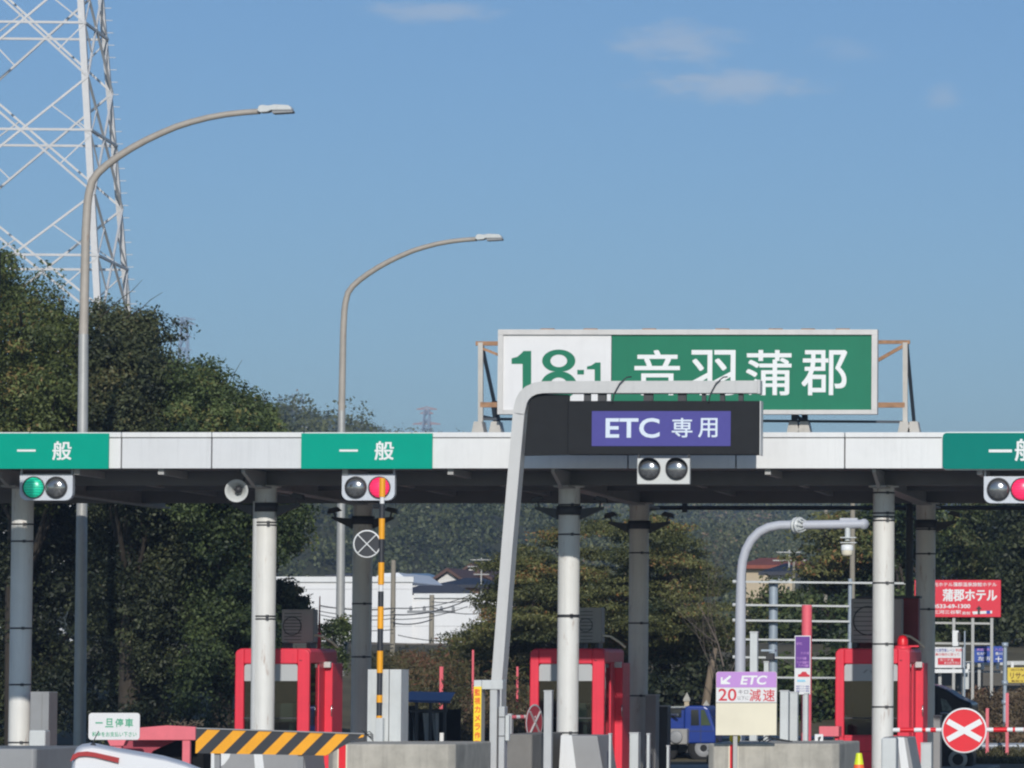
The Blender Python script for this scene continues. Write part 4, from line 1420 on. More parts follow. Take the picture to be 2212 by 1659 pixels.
# ------------------------------------------------------------------ posts and pipe gantry on the middle-right island
YI = 82.0
t = thing('pipe_gantry', 'curved pale pipe gantry with a round flange and hanging aerial', 'gantry', (at(1600, 1600, YI).x, YI, .16))
pts = [(1597.5, 1690), (1598.5, 1480), (1599.5, 1330), (1601, 1240), (1604, 1212), (1611, 1188), (1623, 1166), (1640, 1149), (1660, 1139), (1684, 1134.5), (1710, 1134)]
b = MB(); b.tube([at(x, y, YI) for x, y in pts], [.084] * 3 + [.073] * (len(pts) - 3), 20)
m_pipe = M('pipe_paint', (0.48, 0.49, 0.53), rough=.4, var=.04, streak=.15)
b.build('curved_pipe', m_pipe, t)
b = MB(); b.tube([at(1735, 1134, YI), at(1864, 1132, YI)], .071, 20); q = at(1866, 1132, YI); b.lathe(q, (.55, -.8, 0), [(0, -.03), (.083, -.03), (.083, .02), (0, .03)], 24)
b.pbox(1814, 1119, 1852, 1127, YI - .03, .12); b.build('straight_pipe', m_pipe, t)
b = MB(); q = at(1724, 1134.5, YI)
b.lathe(q, (.8, -.6, 0), [(0, -.05), (.13, -.05), (.13, -.015), (.075, -.015)], 24); b.lathe(q, (.8, -.6, 0), [(.075, .02), (.13, .02), (.13, .05), (.0, .055)], 24)
for k in range(8):
    an = k * math.pi / 4; e = Vector((.6 * math.cos(an), .8 * math.cos(an), math.sin(an)))
    b.bar(q + e * .1 - Vector((.07, -.05, 0)), q + e * .1 + Vector((.07, -.05, 0)), .022)
    b.bar(q + e * .125 + Vector((.02, -.02, 0)), q + e * .07 + Vector((.13, -.03, 0)), .014)
b.build('pipe_flange', m_lgrey, t)
b = MB(); b.tube([at(1831, 1140, YI), at(1831, 1168, YI)], .045, 12)
for y_ in (1160, 1171): b.pbox(1815, y_, 1849, y_ + 2, YI - .1, .2)
b.build('aerial_stem', m_lgrey, t)
q = at(1830, 1177, YI)
b = MB(); b.lathe((q.x, YI, q.z), (0, 0, -1), [(0, -.01), (.095, 0), (.1, .07), (.095, .09)], 20); b.build('aerial_housing', m_letter, t)
b = MB(); b.lathe((q.x, YI, q.z - .09), (0, 0, -1), [(.092, 0), (.09, .06), (.07, .085), (0, .09)], 20); b.build('aerial_dome', m_cream, t)

PL = {}


def box_post(x0, x1, y0, Y, label, mat=None, d=.16, name='detector_post', group='grey detector posts on the islands', cap=True):
    a, c = at(x0, y0, Y), at(x1, y0, Y)
    t = thing(name, label, 'post', ((a.x + c.x) / 2, Y, .16), group)
    b = MB(); b.box(a.x, c.x, Y, Y + d, .15, a.z - (.02 if cap else 0)); b.build('post_body', mat or m_lgrey, t, bevel=.008)
    if cap:
        b = MB(); b.box(a.x - .006, c.x + .006, Y - .006, Y + d + .006, a.z - .022, a.z); b.build('post_cap', m_grey, t)
    return t


box_post(1620, 1636, 1364, 80, 'pale post standing tallest, right beside the curved pipe of the gantry')
box_post(1650, 1660, 1428, 80.5, 'short post topped by the small black camera')
box_post(1685, 1703, 1491, 79, 'wider of the two pale posts beside the cream notice')
box_post(1706, 1723, 1494, 79.6, 'narrower of the two pale posts, just below the purple poster')
box_post(1737, 1745, 1497, 79.2, 'thin grey post against the red pole')
box_post(1175, 1192, 1491, 84, 'pale post in front of the middle booth window', m_grey)
box_post(1315, 1320, 1584, 86, 'slim post before the lane side of the middle booth')
box_post(1397, 1403, 1584, 86.5, 'slim post before the tall dark cabinet')
box_post(1440, 1445, 1610, 87, 'shortest slim post, before the grey box of the blue truck')
box_post(1394, 1417, 1500, 98, 'tall dark cabinet beside the shaded rear column', m_mgrey, .5, 'lane_cabinet', 'lane cabinets')
box_post(1418, 1442, 1524, 99, 'lower dark cabinet hiding the front of the blue truck', m_dark, .5, 'lane_cabinet', 'lane cabinets')
box_post(1360, 1379, 1582, 90, 'sunlit low cabinet at the foot of the shaded rear column', m_lgrey, .3, 'lane_cabinet', 'lane cabinets')
box_post(2016, 2031, 1545, 97, 'dark cabinet in front of the black car bonnet', m_mgrey, .4, 'lane_cabinet', 'lane cabinets')
box_post(1989, 2012, 1604, 88.5, 'sunlit low cabinet between the third booth and the crossed disc', m_lgrey, .3, 'lane_cabinet', 'lane cabinets')
box_post(1745, 1812, 1600, 84, 'broad concrete plinth beside the ledge of the booth with the rusty column', m_concrete, .8, 'equipment_plinth', 'plinths', False)
t = thing('ledge_bracket', 'faded red horizontal ledge jutting from the third booth', 'ledge', (at(1790, 1600, 92).x, 92, .5))
b = MB(); b.pbox(1769, 1569, 1812, 1591, 92.4, .5); b.build('ledge_plate', m_faded, t, bevel=.01)
b = MB(); b.pbox(1803, 1571, 1811, 1720, 92.5, .2); b.build('ledge_leg', m_red, t)

t = thing('small_camera', 'small black camera with a pale sun shield on the short post', 'camera', at(1655, 1428, 80.5))
b = MB(); b.pbox(1654, 1411, 1671, 1426, 80.5, .2); b.build('camera_body', m_ink_black, t, bevel=.01)
b = MB(); b.pbox(1644, 1403, 1673, 1407, 80.45, .3)
m_bluepost = M('blue_grey_galvanised', (.36, .42, .48), rough=.4, metal=.2, var=.08)
b.build('sun_shield', m_bluepost, t)

t = thing('red_pole', 'pale red pole standing behind the purple and white poster', 'pole', (at(1742, 1600, 83).x, 83, .16))
b = MB(); b.tube([(at(1743, 1400, 83).x, 83, .1), at(1743, 1307, 83)], 11 * PXM(83), 20)
m_faded2 = M('pale_red_paint', lin(232, 100, 112), rough=.5, var=.06, streak=.15)
b.build('pole_shaft', m_faded2, t)
YO = 81.5
t = thing('tall_poster', 'narrow poster, purple above and white below, with a small red car picture', 'poster', (at(1733, 1600, YO).x, YO, .16))
b = MB(); b.pbox(1716, 1373, 1751, 1500, YO, .02); b.build('poster_panel', m_signwhite, t)
b = MB(); b.pbox(1718, 1375, 1749.5, 1443, YO - .005, .004); b.build('purple_field', m_violet, t)
l = MB()
for yy, (u, v) in zip((1388, 1408, 1419, 1428, 1435), ((1721, 1733), (1730, 1748), (1721, 1742), (1721, 1748), (1725, 1748))):
    write(l, 'ETC' if yy == 1388 else 'アンテナ設置中です'[:int((v - u) / 3.2)], u, yy, v, yy + (6 if yy != 1388 else 5), YO - .009, off=.02)
l.build('poster_lettering', m_lav, t)
b = MB(); b.pprism([(1724, 1462), (1724, 1457), (1729, 1456), (1733, 1451), (1741, 1451), (1744, 1456), (1749, 1458), (1749, 1462)], YO - .006, .004)
b.build('car_picture', m_ink_red, t)
l = MB()
for yy in (1481, 1486, 1491): write(l, '路側アンテナ開始', 1720, yy, 1748, yy + 3.2, YO - .005, off=.01)
l.build('small_lettering', m_ink_blue, t)
b = MB(); b.pbox(1722, 1468, 1740, 1473, YO - .005, .004); b.build('blue_strip', M('pale_blue', lin(150, 205, 225), rough=.5), t)
b = MB(); b.bar((at(1738, 1400, YO).x, YO + .05, .1), (at(1738, 1400, YO).x, YO + .05, at(0, 1380, YO).z), .05); b.build('poster_post', m_grey, t)

t = thing('small_plate', 'small white plate with a dark mark on the concrete edge', 'plate', at(1769, 1606, 79))
b = MB(); b.pbox(1760, 1586, 1778, 1605, 79, .02); b.build('plate', m_signwhite, t)
b = MB(); b.pprism([(1767, 1601), (1770, 1601), (1774, 1592), (1771, 1591), (1767, 1593)], 78.995, .004); b.build('mark', m_ink_black, t)

# hoses on the island
t = thing('hose', 'thin black hoses drooping beside the striped board end', 'hose', at(790, 1606, 78))
b = MB(); rng = random.Random(3)
for k in range(4):
    p = [at(782 + k * 3, 1578 + k * 3, 78.3), at(790 + k * 2, 1584 + k * 2, 78.1), at(798 + k * 2, 1580 + k * 6, 78.0), at(806, 1588 + k * 4, 78.2)]
    b.tube(p, .008, 6)
b.build('hose_run', m_ink_black, t)
t = thing('hose', 'loose dark cables lying below the two pale posts', 'hose', at(1680, 1606, 78.5))
b = MB()
for k in range(3):
    p = [at(1640 + 9 * k, 1602, 77.5), at(1655 + 8 * k, 1590 + 3 * k, 77.6), at(1680 + 5 * k, 1596 + 2 * k, 77.7), at(1712, 1602, 77.8)]
    b.tube(p, .009, 6)
b.build('hose_run', m_ink_black, t)

# traffic cone
YK = 70.0
q = at(1855, 1690, YK); base = q.copy()
t = thing('traffic_cone', 'orange and bright yellow banded traffic cone before the red booth', 'traffic cone', (q.x, YK, 0))
zt = at(1855, 1627, YK).z
prof = []
Rz = lambda z: .04 + (.17 - .04) * (zt - z) / .75
m_lime = M('lime_yellow', lin(225, 235, 40), rough=.45, var=.03)
m_orange = M('cone_orange', lin(250, 105, 50), rough=.5, var=.05)
zb_ = [zt, zt - .155, zt - .255, zt - .4, zt - .52, zt - .75]
b = MB()
for i in range(5):
    b.lathe((q.x, YK, 0), (0, 0, 1), [(Rz(zb_[i]), zb_[i]), (Rz(zb_[i + 1]), zb_[i + 1])], 28, mi=i % 2)
b.lathe((q.x, YK, zt), (0, 0, 1), [(.04, 0), (.0, .006)], 28, mi=0)
b.build('cone_body', [m_lime, m_orange], t)
b = MB(); b.box(q.x - .2, q.x + .2, YK - .2, YK + .2, .006, zt - .75 + .02); b.build('cone_base', m_orange, t, bevel=.02)

# ------------------------------------------------------------------ rail frame behind the plaza
YR2 = 111.0
t = thing('pipe_rack', 'open frame of thin pale rails on posts behind the lavender notice', 'rack', (at(1700, 1600, YR2).x, YR2, 0))
for (yl, yr, xe) in ((1256.5, 1260, 1960), (1306.5, 1309.5, 1835), (1340, 1342.5, 1835), (1381, 1383.5, 1835), (1419.5, 1422, 1806), (1463, 1464.5, 1806)):
    b = MB(); b.bar(at(1585, yl, YR2), at(xe, yr, YR2), .042); b.tube([at(1583, yl, YR2), at(1590, yl, YR2)], .04, 8); b.build('rail', m_lgrey, t)
b = MB(); q0 = at(1671, 1253, YR2 + .25); b.tube([(q0.x, YR2 + .25, 0), q0], 9.7 * PXM(YR2), 20); po = b.build('frame_post', m_bluepost, t)
b = MB()
for y_ in (1262, 1312, 1346, 1387, 1425):
    b = MB(); z = at(0, y_, YR2 + .1).z; b.lathe((q0.x, YR2 + .25, z), (0, 0, 1), [(.098, 0), (.106, 0), (.106, .07), (.098, .07)], 16)
    b.box(q0.x - .05, q0.x + .05, YR2 + .02, YR2 + .14, z + .02, z + .06)
    b.build('pipe_clamp', m_dark, po)
b = MB(); q1 = at(1836.5, 1250, YR2 + .1); b.tube([(q1.x, YR2 + .1, 0), q1], .045, 12); b.build('frame_post', m_bluepost, t)

# ------------------------------------------------------------------ utility poles and wires
m_cpole = M('concrete_pole', (.3, .27, .215), rough=.8, var=.1, streak=.2)


def utility_pole(x, y0, Y, rpx, label, arms=True):
    q = at(x, y0, Y); zb = terrain_z(q.x, Y)
    t = thing('utility_pole', label, 'utility pole', (q.x, Y, zb), 'utility poles behind the plaza')
    b = MB(); b.tube([(q.x, Y, zb - .2), q], [rpx * 1.15 * PXM(Y), rpx * PXM(Y)], 14); b.build('pole', m_cpole, t)
    if arms:
        b = MB(); b.bar((q.x - .7, Y - .1, q.z - .5), (q.x + .7, Y - .1, q.z - .5), .08)
        for dx in (-.6, -.2, .3, .65): b.lathe((q.x + dx, Y - .1, q.z - .46), (0, 0, 1), [(.04, 0), (.05, .05), (.03, .12), (0, .13)], 8)
        b.build('cross_arm', m_mgrey, t)
    return t


utility_pole(1842, 1085, 128, 5.5, 'brownish concrete pole directly behind the hanging aerial', False)
utility_pole(850, 1210, 140, 5, 'concrete pole in front of the white warehouse, beside the raised bar', False)
utility_pole(933, 1285, 150, 5, 'shorter concrete pole before the right half of the white warehouse')
utility_pole(1784, 1096, 260, 4, 'thin pale far pole above the orange roofed house', False)
utility_pole(1715, 1199, 215, 3, 'thin pole just right of the orange roofed house', False)
for k, (x0, y0, x1, y1, sag) in enumerate(((690, 1308, 850, 1314, 6), (850, 1314, 1010, 1288, 9), (690, 1320, 850, 1328, 6), (850, 1328, 1010, 1296, 10), (690, 1328, 850, 1336, 7), (850, 1338, 1010, 1310, 8),
                                           (850, 1346, 933, 1338, 6), (933, 1300, 1030, 1292, 5), (860, 1372, 1010, 1384, 6), (690, 1372, 850, 1392, 8), (933, 1312, 1030, 1326, 5), (690, 1352, 850, 1360, 6))):
    Y = 139.7
    p = []
    for i in range(9):
        u = i / 8; pp = at(x0 + (x1 - x0) * u, y0 + (y1 - y0) * u + sag * 4 * u * (1 - u), Y + u * (9 if x1 > 900 else 0)); p.append(pp)
    w = MB(); w.tube(p, .012 if k % 3 else .018, 5)
    m_wire = M('wire_black', (.06, .06, .065), rough=.7, var=.05)
    o = w.build('overhead_wire', m_wire)
    tag(o, 'thin dark overhead wire strung across the white warehouse', 'wire', 'wires strung in front of the white warehouse')

# ------------------------------------------------------------------ white warehouse and houses
m_clad = M('white_cladding', (0.78, 0.78, 0.78), rough=.5, var=.03, scale=.6, streak=.12)
m_clad_dark = M('cladding_joint', (.5, .5, .5), rough=.6)
YH = 170.0
t = thing('warehouse', 'long low white warehouse with a stepped roof edge behind the plaza', 'warehouse', (at(850, 1400, YH).x, YH, 2.8))


def slant_block(b, x0, x1, y0, d, z0, z1):
    sl = -.21 * d
    v = [(x0, y0, z0), (x1, y0, z0), (x1 + sl, y0 + d, z0), (x0 + sl, y0 + d, z0)]
    v += [(x, y, z1) for x, y, z in v]
    b.add(v, [(0, 3, 2, 1), (4, 5, 6, 7), (0, 1, 5, 4), (1, 2, 6, 5), (2, 3, 7, 6), (3, 0, 4, 7)])


b = MB(); a, c = at(575, 1249.5, YH), at(891, 1249.5, YH); slant_block(b, a.x, c.x, YH, 30, 2.0, a.z); b.build('high_block', m_clad, t)
b = MB(); a2, c2 = at(891, 1285, YH), at(1110, 1283, YH); slant_block(b, a2.x - .3, c2.x, YH + .3, 28, 2.0, a2.z); b.build('low_block', m_clad, t)
b = MB(); b.box(a.x - .1, c.x + .05, YH - .08, YH + .02, a.z - .12, a.z + .06); b.box(a2.x + .01, c2.x, YH + .2, YH + .32, a2.z - .1, a2.z + .05); b.build('roof_edge', m_white, t)
b = MB()
z = 2.4
while z < a.z - .3:
    b.box(a.x, c.x, YH - .006, YH - .001, z, z + .018)
    if z < a2.z - .2: b.box(a2.x + .02, c2.x, YH + .292, YH + .299, z + .01, z + .028)
    z += .62
b.build('panel_joint', m_clad_dark, t)
b = MB(); q = at(868, 1240, YH + 6)
b.prism([(at(800, 1250, YH + 6).x, a.z - .02), (at(890, 1250, YH + 6).x, a.z - .02), (at(860, 1250, YH + 6).x, q.z + .05), (at(820, 1250, YH + 6).x, q.z + .02)], YH + 6, YH + 12); b.build('roof_monitor', m_white2, t)


def house(x0, x1, yw, ye, yr, Y, depth, label, wall, roofm, gable=False, ridge=.3, wins=()):
    """walls from below up to the eaves at row ye, roof up to row yr"""
    a, c = at(x0, ye, Y), at(x1, ye, Y)
    zr = at(0, yr, Y).z; zb = at(0, yw, Y).z
    t = thing('house', label, 'house', ((a.x + c.x) / 2, Y, zb), 'houses on the slope')
    b = MB(); b.box(a.x, c.x, Y, Y + depth, zb, a.z); b.build('wall', wall, t)
    e = .35
    b = MB()
    if gable:
        xm = (a.x + c.x) / 2
        b.prism([(a.x + .02, a.z), (c.x - .02, a.z), (xm, zr - .1)], Y + .02, Y + depth - .02); b.build('gable_wall', wall, t)
        b = MB()
        b.prism([(a.x - e, a.z - .12), (xm, zr - .08), (c.x + e, a.z - .12), (c.x + e, a.z + .05), (xm, zr + .12), (a.x - e, a.z + .05)], Y - e, Y + depth + e)
    else:
        w = c.x - a.x
        x2, x3 = a.x + w * ridge, c.x - w * ridge
        v = [(a.x - e, Y - e, a.z), (c.x + e, Y - e, a.z), (c.x + e, Y + depth + e, a.z), (a.x - e, Y + depth + e, a.z), (x2, Y + depth / 2, zr), (x3, Y + depth / 2, zr)]
        b.add(v, [(0, 1, 5, 4), (1, 2, 5), (2, 3, 4, 5), (3, 0, 4), (3, 2, 1, 0)])
        b.box(a.x - e, c.x + e, Y - e - .04, Y - e - .005, a.z - .14, a.z + .02)
    b.build('roof', roofm, t)
    for (u0, v0, u1, v1) in wins:
        p0, p1 = at(u0, v1, Y), at(u1, v0, Y)
        wf = MB(); wf.box(p0.x - .06, p1.x + .06, Y - .05, Y - .004, p0.z - .06, p1.z + .06); wo = wf.build('window', m_white2, t)
        g = MB(); g.box(p0.x, p1.x, Y - .06, Y - .052, p0.z, p1.z); g.build('pane', m_glass, wo)
    return t


m_tile_or = M('orange_tile', lin(138, 74, 58), rough=.75, var=.2, scale=2.5)
m_tile_blue = M('slate_blue_tile', lin(44, 48, 60), rough=.6, var=.2, scale=2)
m_tile_brown = M('brown_tile', lin(86, 61, 53), rough=.7, var=.18, scale=2)
m_tile_grey = M('grey_tile', lin(75, 75, 80), rough=.7, var=.18, scale=2)
m_wall_cream = M('cream_render', lin(192, 176, 150), rough=.8, var=.07, streak=.2)
m_wall_white = M('white_render', (.7, .69, .66), rough=.8, var=.05, streak=.2)
m_wall_brown = M('brown_render', lin(150, 112, 96), rough=.8, var=.1)
house(1612, 1714, 1330, 1222, 1200, 225, 9, 'house with an orange tiled roof and cream upper wall', m_wall_cream, m_tile_or, ridge=.04)
house(1658, 1712, 1330, 1236, 1214, 218, 5, 'house with a dark hipped roof in front of the orange tiled one', m_wall_cream, m_tile_blue, ridge=.45, wins=((1668, 1241, 1682, 1254), (1691, 1241, 1705, 1254)))
house(950, 1040, 1300, 1264, 1245, 262, 8, 'house with a wide slate blue hipped roof on the slope', m_wall_brown, m_tile_blue, ridge=.3, wins=((968, 1268, 985, 1278),))
house(946, 990, 1300, 1253, 1231, 285, 8, 'house with a brown roof and white gable edge', m_wall_white, m_tile_brown, True)
house(1003, 1034, 1300, 1240, 1219, 305, 8, 'small white gabled house topmost on the slope', m_wall_white, m_tile_brown, True, wins=((1013, 1243, 1024, 1250),))
house(1020, 1052, 1300, 1250, 1236, 292, 7, 'orange brown house just under the topmost white gable', M('orange_render', lin(190, 140, 105), rough=.8, var=.08), m_tile_brown, True)
house(868, 962, 1310, 1282, 1258, 240, 8, 'low house with a broad grey roof beside the warehouse step', m_wall_brown, m_tile_grey, ridge=.15)
house(862, 905, 1300, 1246, 1236, 300, 7, 'far house with a pale blue roof above the warehouse', m_wall_white, M('pale_blue_roof', lin(120, 150, 175), rough=.5, var=.08), ridge=.05)
house(718, 748, 1300, 1243, 1236, 300, 7, 'small far building with a flat white edge beside the shaded rear column', m_wall_white, m_tile_grey, ridge=.05, wins=((726, 1245, 740, 1250),))
for (x, y, Y, lab) in ((1040, 1205, 262, 'spindly television aerial over the slate blue roof'), (1705, 1188, 219, 'spindly television aerial over the orange roof')):
    q = at(x, y, Y); zb = at(0, 1262 if x < 1100 else 1236, Y).z
    t = thing('television_aerial', lab, 'aerial', (q.x, Y, zb), 'television aerials')
    b = MB(); b.bar((q.x, Y, zb - 1.2), q, .06)
    for k, (dz, w) in enumerate(((-.1, .5), (-.45, .7), (-.85, .4))): b.bar((q.x - w, Y, q.z + dz), (q.x + w, Y, q.z + dz), .05)
    for k in range(5): b.bar((q.x - .5 + k * .25, Y - .3, q.z - .1), (q.x - .5 + k * .25, Y + .3, q.z - .1), .04)
    b.build('aerial_frame', m_galv, t)

# retaining walls
m_rwall = M('weathered_wall', (.16, .14, .12), rough=.9, var=.2, scale=1.2, streak=.4, dirt=.3, bump=.4)
m_rwall2 = M('grey_wall', (.125, .118, .105), rough=.9, var=.2, scale=1.2, streak=.35, bump=.4)


def wall_block(x0, x1, y0, Y, label, mat, courses=6):
    a, c = at(x0, y0, Y), at(x1, y0, Y)
    zb = terrain_z(a.x, Y) - .8
    t = thing('retaining_wall', label, 'wall', ((a.x + c.x) / 2, Y, zb))
    b = MB(); b.prism([(a.x, zb), (c.x, zb), (c.x, c.z), (a.x, a.z)], Y, Y + .5); b.build('wall_face', mat, t)
    b = MB(); b.prism([(a.x - .05, a.z + .002), (c.x + .05, c.z + .002), (c.x + .05, c.z + .1), (a.x - .05, a.z + .1)], Y - .06, Y + .56); b.build('coping', mat, t)
    return t


wall_block(770, 1150, 1397, 148, 'brown retaining wall under the white warehouse', m_rwall)
wall_block(1985, 2330, 1449, 131, 'grey retaining wall below the roadside signs', m_rwall2)
wall_block(1400, 1560, 1540, 119.5, 'low stone wall behind the blue truck', m_rwall)

# ------------------------------------------------------------------ roadside signs
YV = 127.0


def plate_sign(x0, x1, y0, y1, Y, label, mat, name='roadside_sign', legs=(), rails=(), leg_y=1440, legw=.07):
    a, c = at(x0, y1, Y), at(x1, y0, Y)
    t = thing(name, label, 'sign', ((a.x + c.x) / 2, Y, terrain_z(a.x, Y)), 'roadside signs')
    b = MB(); b.box(a.x, c.x, Y, Y + .06, a.z, c.z); b.build('sign_panel', mat, t, bevel=.008)
    for xx in legs:
        b = MB(); zb = terrain_z(a.x, Y) - .1 if leg_y is None else at(0, leg_y, Y).z
        b.bar((at(xx, y1, Y).x, Y + .1, zb), (at(xx, y1, Y).x, Y + .1, a.z + (c.z - a.z) * .9), legw); b.build('sign_leg', m_galv, t)
    for yy in rails:
        b = MB(); b.bar(at(x0 + 4, yy, Y + .15), at(x1 - 20, yy + 2, Y + .15), .05); b.build('cross_rail', m_galv, t)
    return t


t = plate_sign(1975, 2162, 1253, 1333, YV, 'red hotel billboard with white characters on tall pale legs', m_hotred, legs=(2015, 2060, 2101, 2142), rails=(1345, 1389), leg_y=None)
l = MB()
write(l, '蒲郡観光ホテル蒲郡温泉旅館ホテル', 1985, 1258, 2153, 1267, YV - .005, off=.012)
write(l, '0533-69-1300', 2015, 1305, 2096, 1314, YV - .005, off=.03)
write(l, 'JR三河三谷駅', 2005, 1318, 2076, 1327.5, YV - .005, off=.016); write(l, '直前', 2078, 1321, 2096, 1327.5, YV - .005, off=.01)
ppoly(l, [(2100, 1321), (2143, 1319), (2143, 1325), (2102, 1327)], YV - .005)
l.build('small_lettering', m_letter, t)
l = MB(); write(l, '蒲郡ホテル', 2036, 1272, 2154, 1299, YV - .005, bold=.028); l.build('name_lettering', m_letter, t)
l = MB(); ppoly(l, [(2112, 1327), (2112, 1316), (2108, 1316), (2114.5, 1308), (2121, 1316), (2117, 1316), (2117, 1327)], YV - .008); l.build('arrow', m_ink_black, t)
l = MB(); ppoly(l, [(2131, 1319), (2139, 1319), (2139, 1326), (2131, 1326)], YV - .008); l.build('blue_emblem', m_signblue, t)

t = plate_sign(1990, 2083, 1398, 1443, 124, 'white sign in small blue and red characters with a red box', m_signwhite, legs=(2030, 2079), leg_y=None)
l = MB(); write(l, 'ETC搭載車レーン', 2018, 1401, 2062, 1408.5, 123.995, off=.012); l.build('blue_lettering', m_ink_blue, t)
l = MB(); write(l, '利用', 2064, 1401, 2079, 1408, 123.995, off=.012); write(l, '係員の指示に従って', 2014, 1410.5, 2072, 1416.5, 123.995, off=.012); l.build('red_lettering', m_ink_red, t)
b = MB(); b.pbox(2026, 1421.5, 2075, 1436, 123.992, .006); b.build('red_box', m_ink_red, t)
l = MB(); write(l, 'カードを', 2030, 1423, 2060, 1428, 123.988, off=.012); write(l, 'お入れ下さい', 2040, 1429, 2073, 1434.5, 123.988, off=.012); l.build('box_lettering', m_letter, t)
b = MB(); b.bar(at(1990, 1449.5, 123.9), at(2092, 1449.5, 123.9), .09); b.build('lower_bar', m_letter, t)
b = MB(); b.pbox(2079, 1449, 2093, 1489, 124.1, .2); b.build('post_box', m_lgrey, t, bevel=.01)

t = plate_sign(2103, 2169, 1396, 1431, 128.5, 'blue sign with white and pink characters behind the pale rail', m_signblue, legs=(2115,), leg_y=None)
l = MB(); write(l, '高速道路', 2110, 1400, 2138, 1406, 128.49, off=.012); write(l, '入口', 2148, 1400, 2166, 1406, 128.49, off=.012); l.build('pink_lettering', m_lav, t)
l = MB(); write(l, '名古屋', 2110, 1409, 2130, 1415, 128.49, off=.012); write(l, '豊川', 2150, 1409, 2165, 1415, 128.49, off=.012); write(l, '左折', 2112, 1418, 2140, 1427, 128.49, off=.014); write(l, '十', 2150, 1418, 2164, 1430, 128.49, off=.03); l.build('white_lettering', m_letter, t)

m_yellow3 = M('faded_yellow', lin(222, 196, 70), rough=.5, var=.05)
t = plate_sign(2176, 2262, 1442, 1475, 122, 'yellow sign with brown characters hung below the pale rail', m_yellow3, legs=(2256,), leg_y=None)
l = MB(); write(l, 'リサイクル', 2182, 1452, 2246, 1466, 121.99, off=.02); write(l, '出口左折すぐ', 2184, 1444, 2240, 1449, 121.99, off=.01); write(l, '買取センター', 2184, 1469, 2240, 1473, 121.99, off=.01); l.build('lettering', M('brown_ink', lin(120, 85, 40), rough=.6), t)

# pale rail with short posts along the top of the wall, and taller posts
t = thing('rail_fence', 'pale rail with short hanging posts above the grey retaining wall', 'fence', (at(2150, 1440, 129.5).x, 129.5, at(0, 1450, 129.5).z))
b = MB(); b.bar(at(2084, 1433, 129.5), at(2330, 1431, 129.5), .1); b.build('rail', m_lgrey, t)
for xx in (2092, 2123, 2155, 2187, 2219):
    b = MB(); b.bar(at(xx, 1430, 129.4), at(xx, 1446, 129.4), .07); b.build('rail_post', m_letter, t)
b = MB(); b.bar(at(2093, 1450.5, 129.3), at(2166, 1451.5, 129.3), .05); b.build('lower_rail', m_galv, t)
for (x, y0, Y, r, lab) in ((2171, 1393, 121, 5, 'blue grey steel post with collars standing beside the yellow sign'), (2084, 1363, 123.5, 2, 'thin grey post between the white sign and the blue sign')):
    q = at(x, y0, Y)
    t = thing('steel_post', lab, 'post', (q.x, Y, 0))
    b = MB(); b.tube([(q.x, Y, -.1), q], r * .9 * PXM(Y), 12); b.build('post_shaft', m_bluepost, t)
    if r > 3:
        b = MB()
        for y_ in (1393, 1475, 1517): zz = at(0, y_, Y).z; b.lathe((q.x, Y, zz), (0, 0, 1), [(.03, -.06), (.08, -.05), (.08, .05), (.03, .06)], 14)
        b.build('collar', m_bluepost, t)
t = thing('flood_box', 'white box with a black lamp fixed high behind the red hotel sign legs', 'lamp box', (at(2065, 1395, 126).x, 126, at(0, 1396, 126).z))
b = MB(); b.pbox(2057, 1362, 2070, 1396, 126, .25); b.build('box_body', m_letter, t, bevel=.01)
b = MB(); b.pbox(2069, 1366, 2074, 1384, 125.95, .2); b.build('lamp', m_dark, t)
for (x, lab) in ((2176, 'red post by the blue grey steel post'), (2133, 'faded red stake at the top of the weeds by the black car')):
    t = thing('marker_stake', lab, 'stake', (at(x, 1600, 116).x, 116, 0), 'red marker stakes')
    b = MB(); b.bar((at(x, 1510, 116).x, 116, -.1), at(x, 1497 if x > 2150 else 1530, 116), .07); b.build('stake_shaft', m_faded, t)
for (x, y0, lab) in ((1022, 1404, 'red stake nearest the grey control posts'), (1118, 1440, 'thin red stake against the dark pine'), (954, 1440, 'red stake above the blue roofed shelter')):
    t = thing('marker_stake', lab, 'stake', (at(x, 1600, 117).x, 117, .1), 'red marker stakes')
    b = MB(); b.bar((at(x, 1510, 117).x, 117, -.1), at(x, y0, 117), .045 if x != 954 else .08); b.build('stake_shaft', m_faded2, t)

# guard rails
m_rail = M('guard_rail_steel', (.33, .36, .4), rough=.4, metal=.3, var=.08, streak=.15)


def guard_rail(x0, x1, y0, y1, Y, label, dxy=0):
    t = thing('guard_rail', label, 'guard rail', (at((x0 + x1) / 2, y1, Y).x, Y, 0), 'guard rails')
    p0, p1 = at(x0, (y0 + y1) / 2, Y), at(x1, (y0 + y1) / 2, Y)
    hgt = (y1 - y0) * PXM(Y) / 2
    prof = [(0, hgt), (.05, hgt * .8), (.06, hgt * .45), (0, .12 * hgt), (0, -.12 * hgt), (.06, -hgt * .45), (.05, -hgt * .8), (0, -hgt)]
    b = MB(); v = [(p0.x, Y - d, p0.z + z) for d, z in prof] + [(p1.x, Y - d, p0.z + z) for d, z in prof]
    n = len(prof)
    b.add(v, [(i, i + 1, n + i + 1, n + i) for i in range(n - 1)], 0, True)
    v2 = [(x, y + .012, z) for x, y, z in v]; b.add(v2, [(i, n + i, n + i + 1, i + 1) for i in range(n - 1)], 0, True)
    b.build('rail_beam', m_rail, t)
    x = p0.x + .6
    while x < p1.x:
        b = MB(); b.tube([(x, Y + .08, -.1), (x, Y + .08, p0.z + hgt)], .057, 12); b.build('rail_post', m_rail, t); x += 2.0
    return t


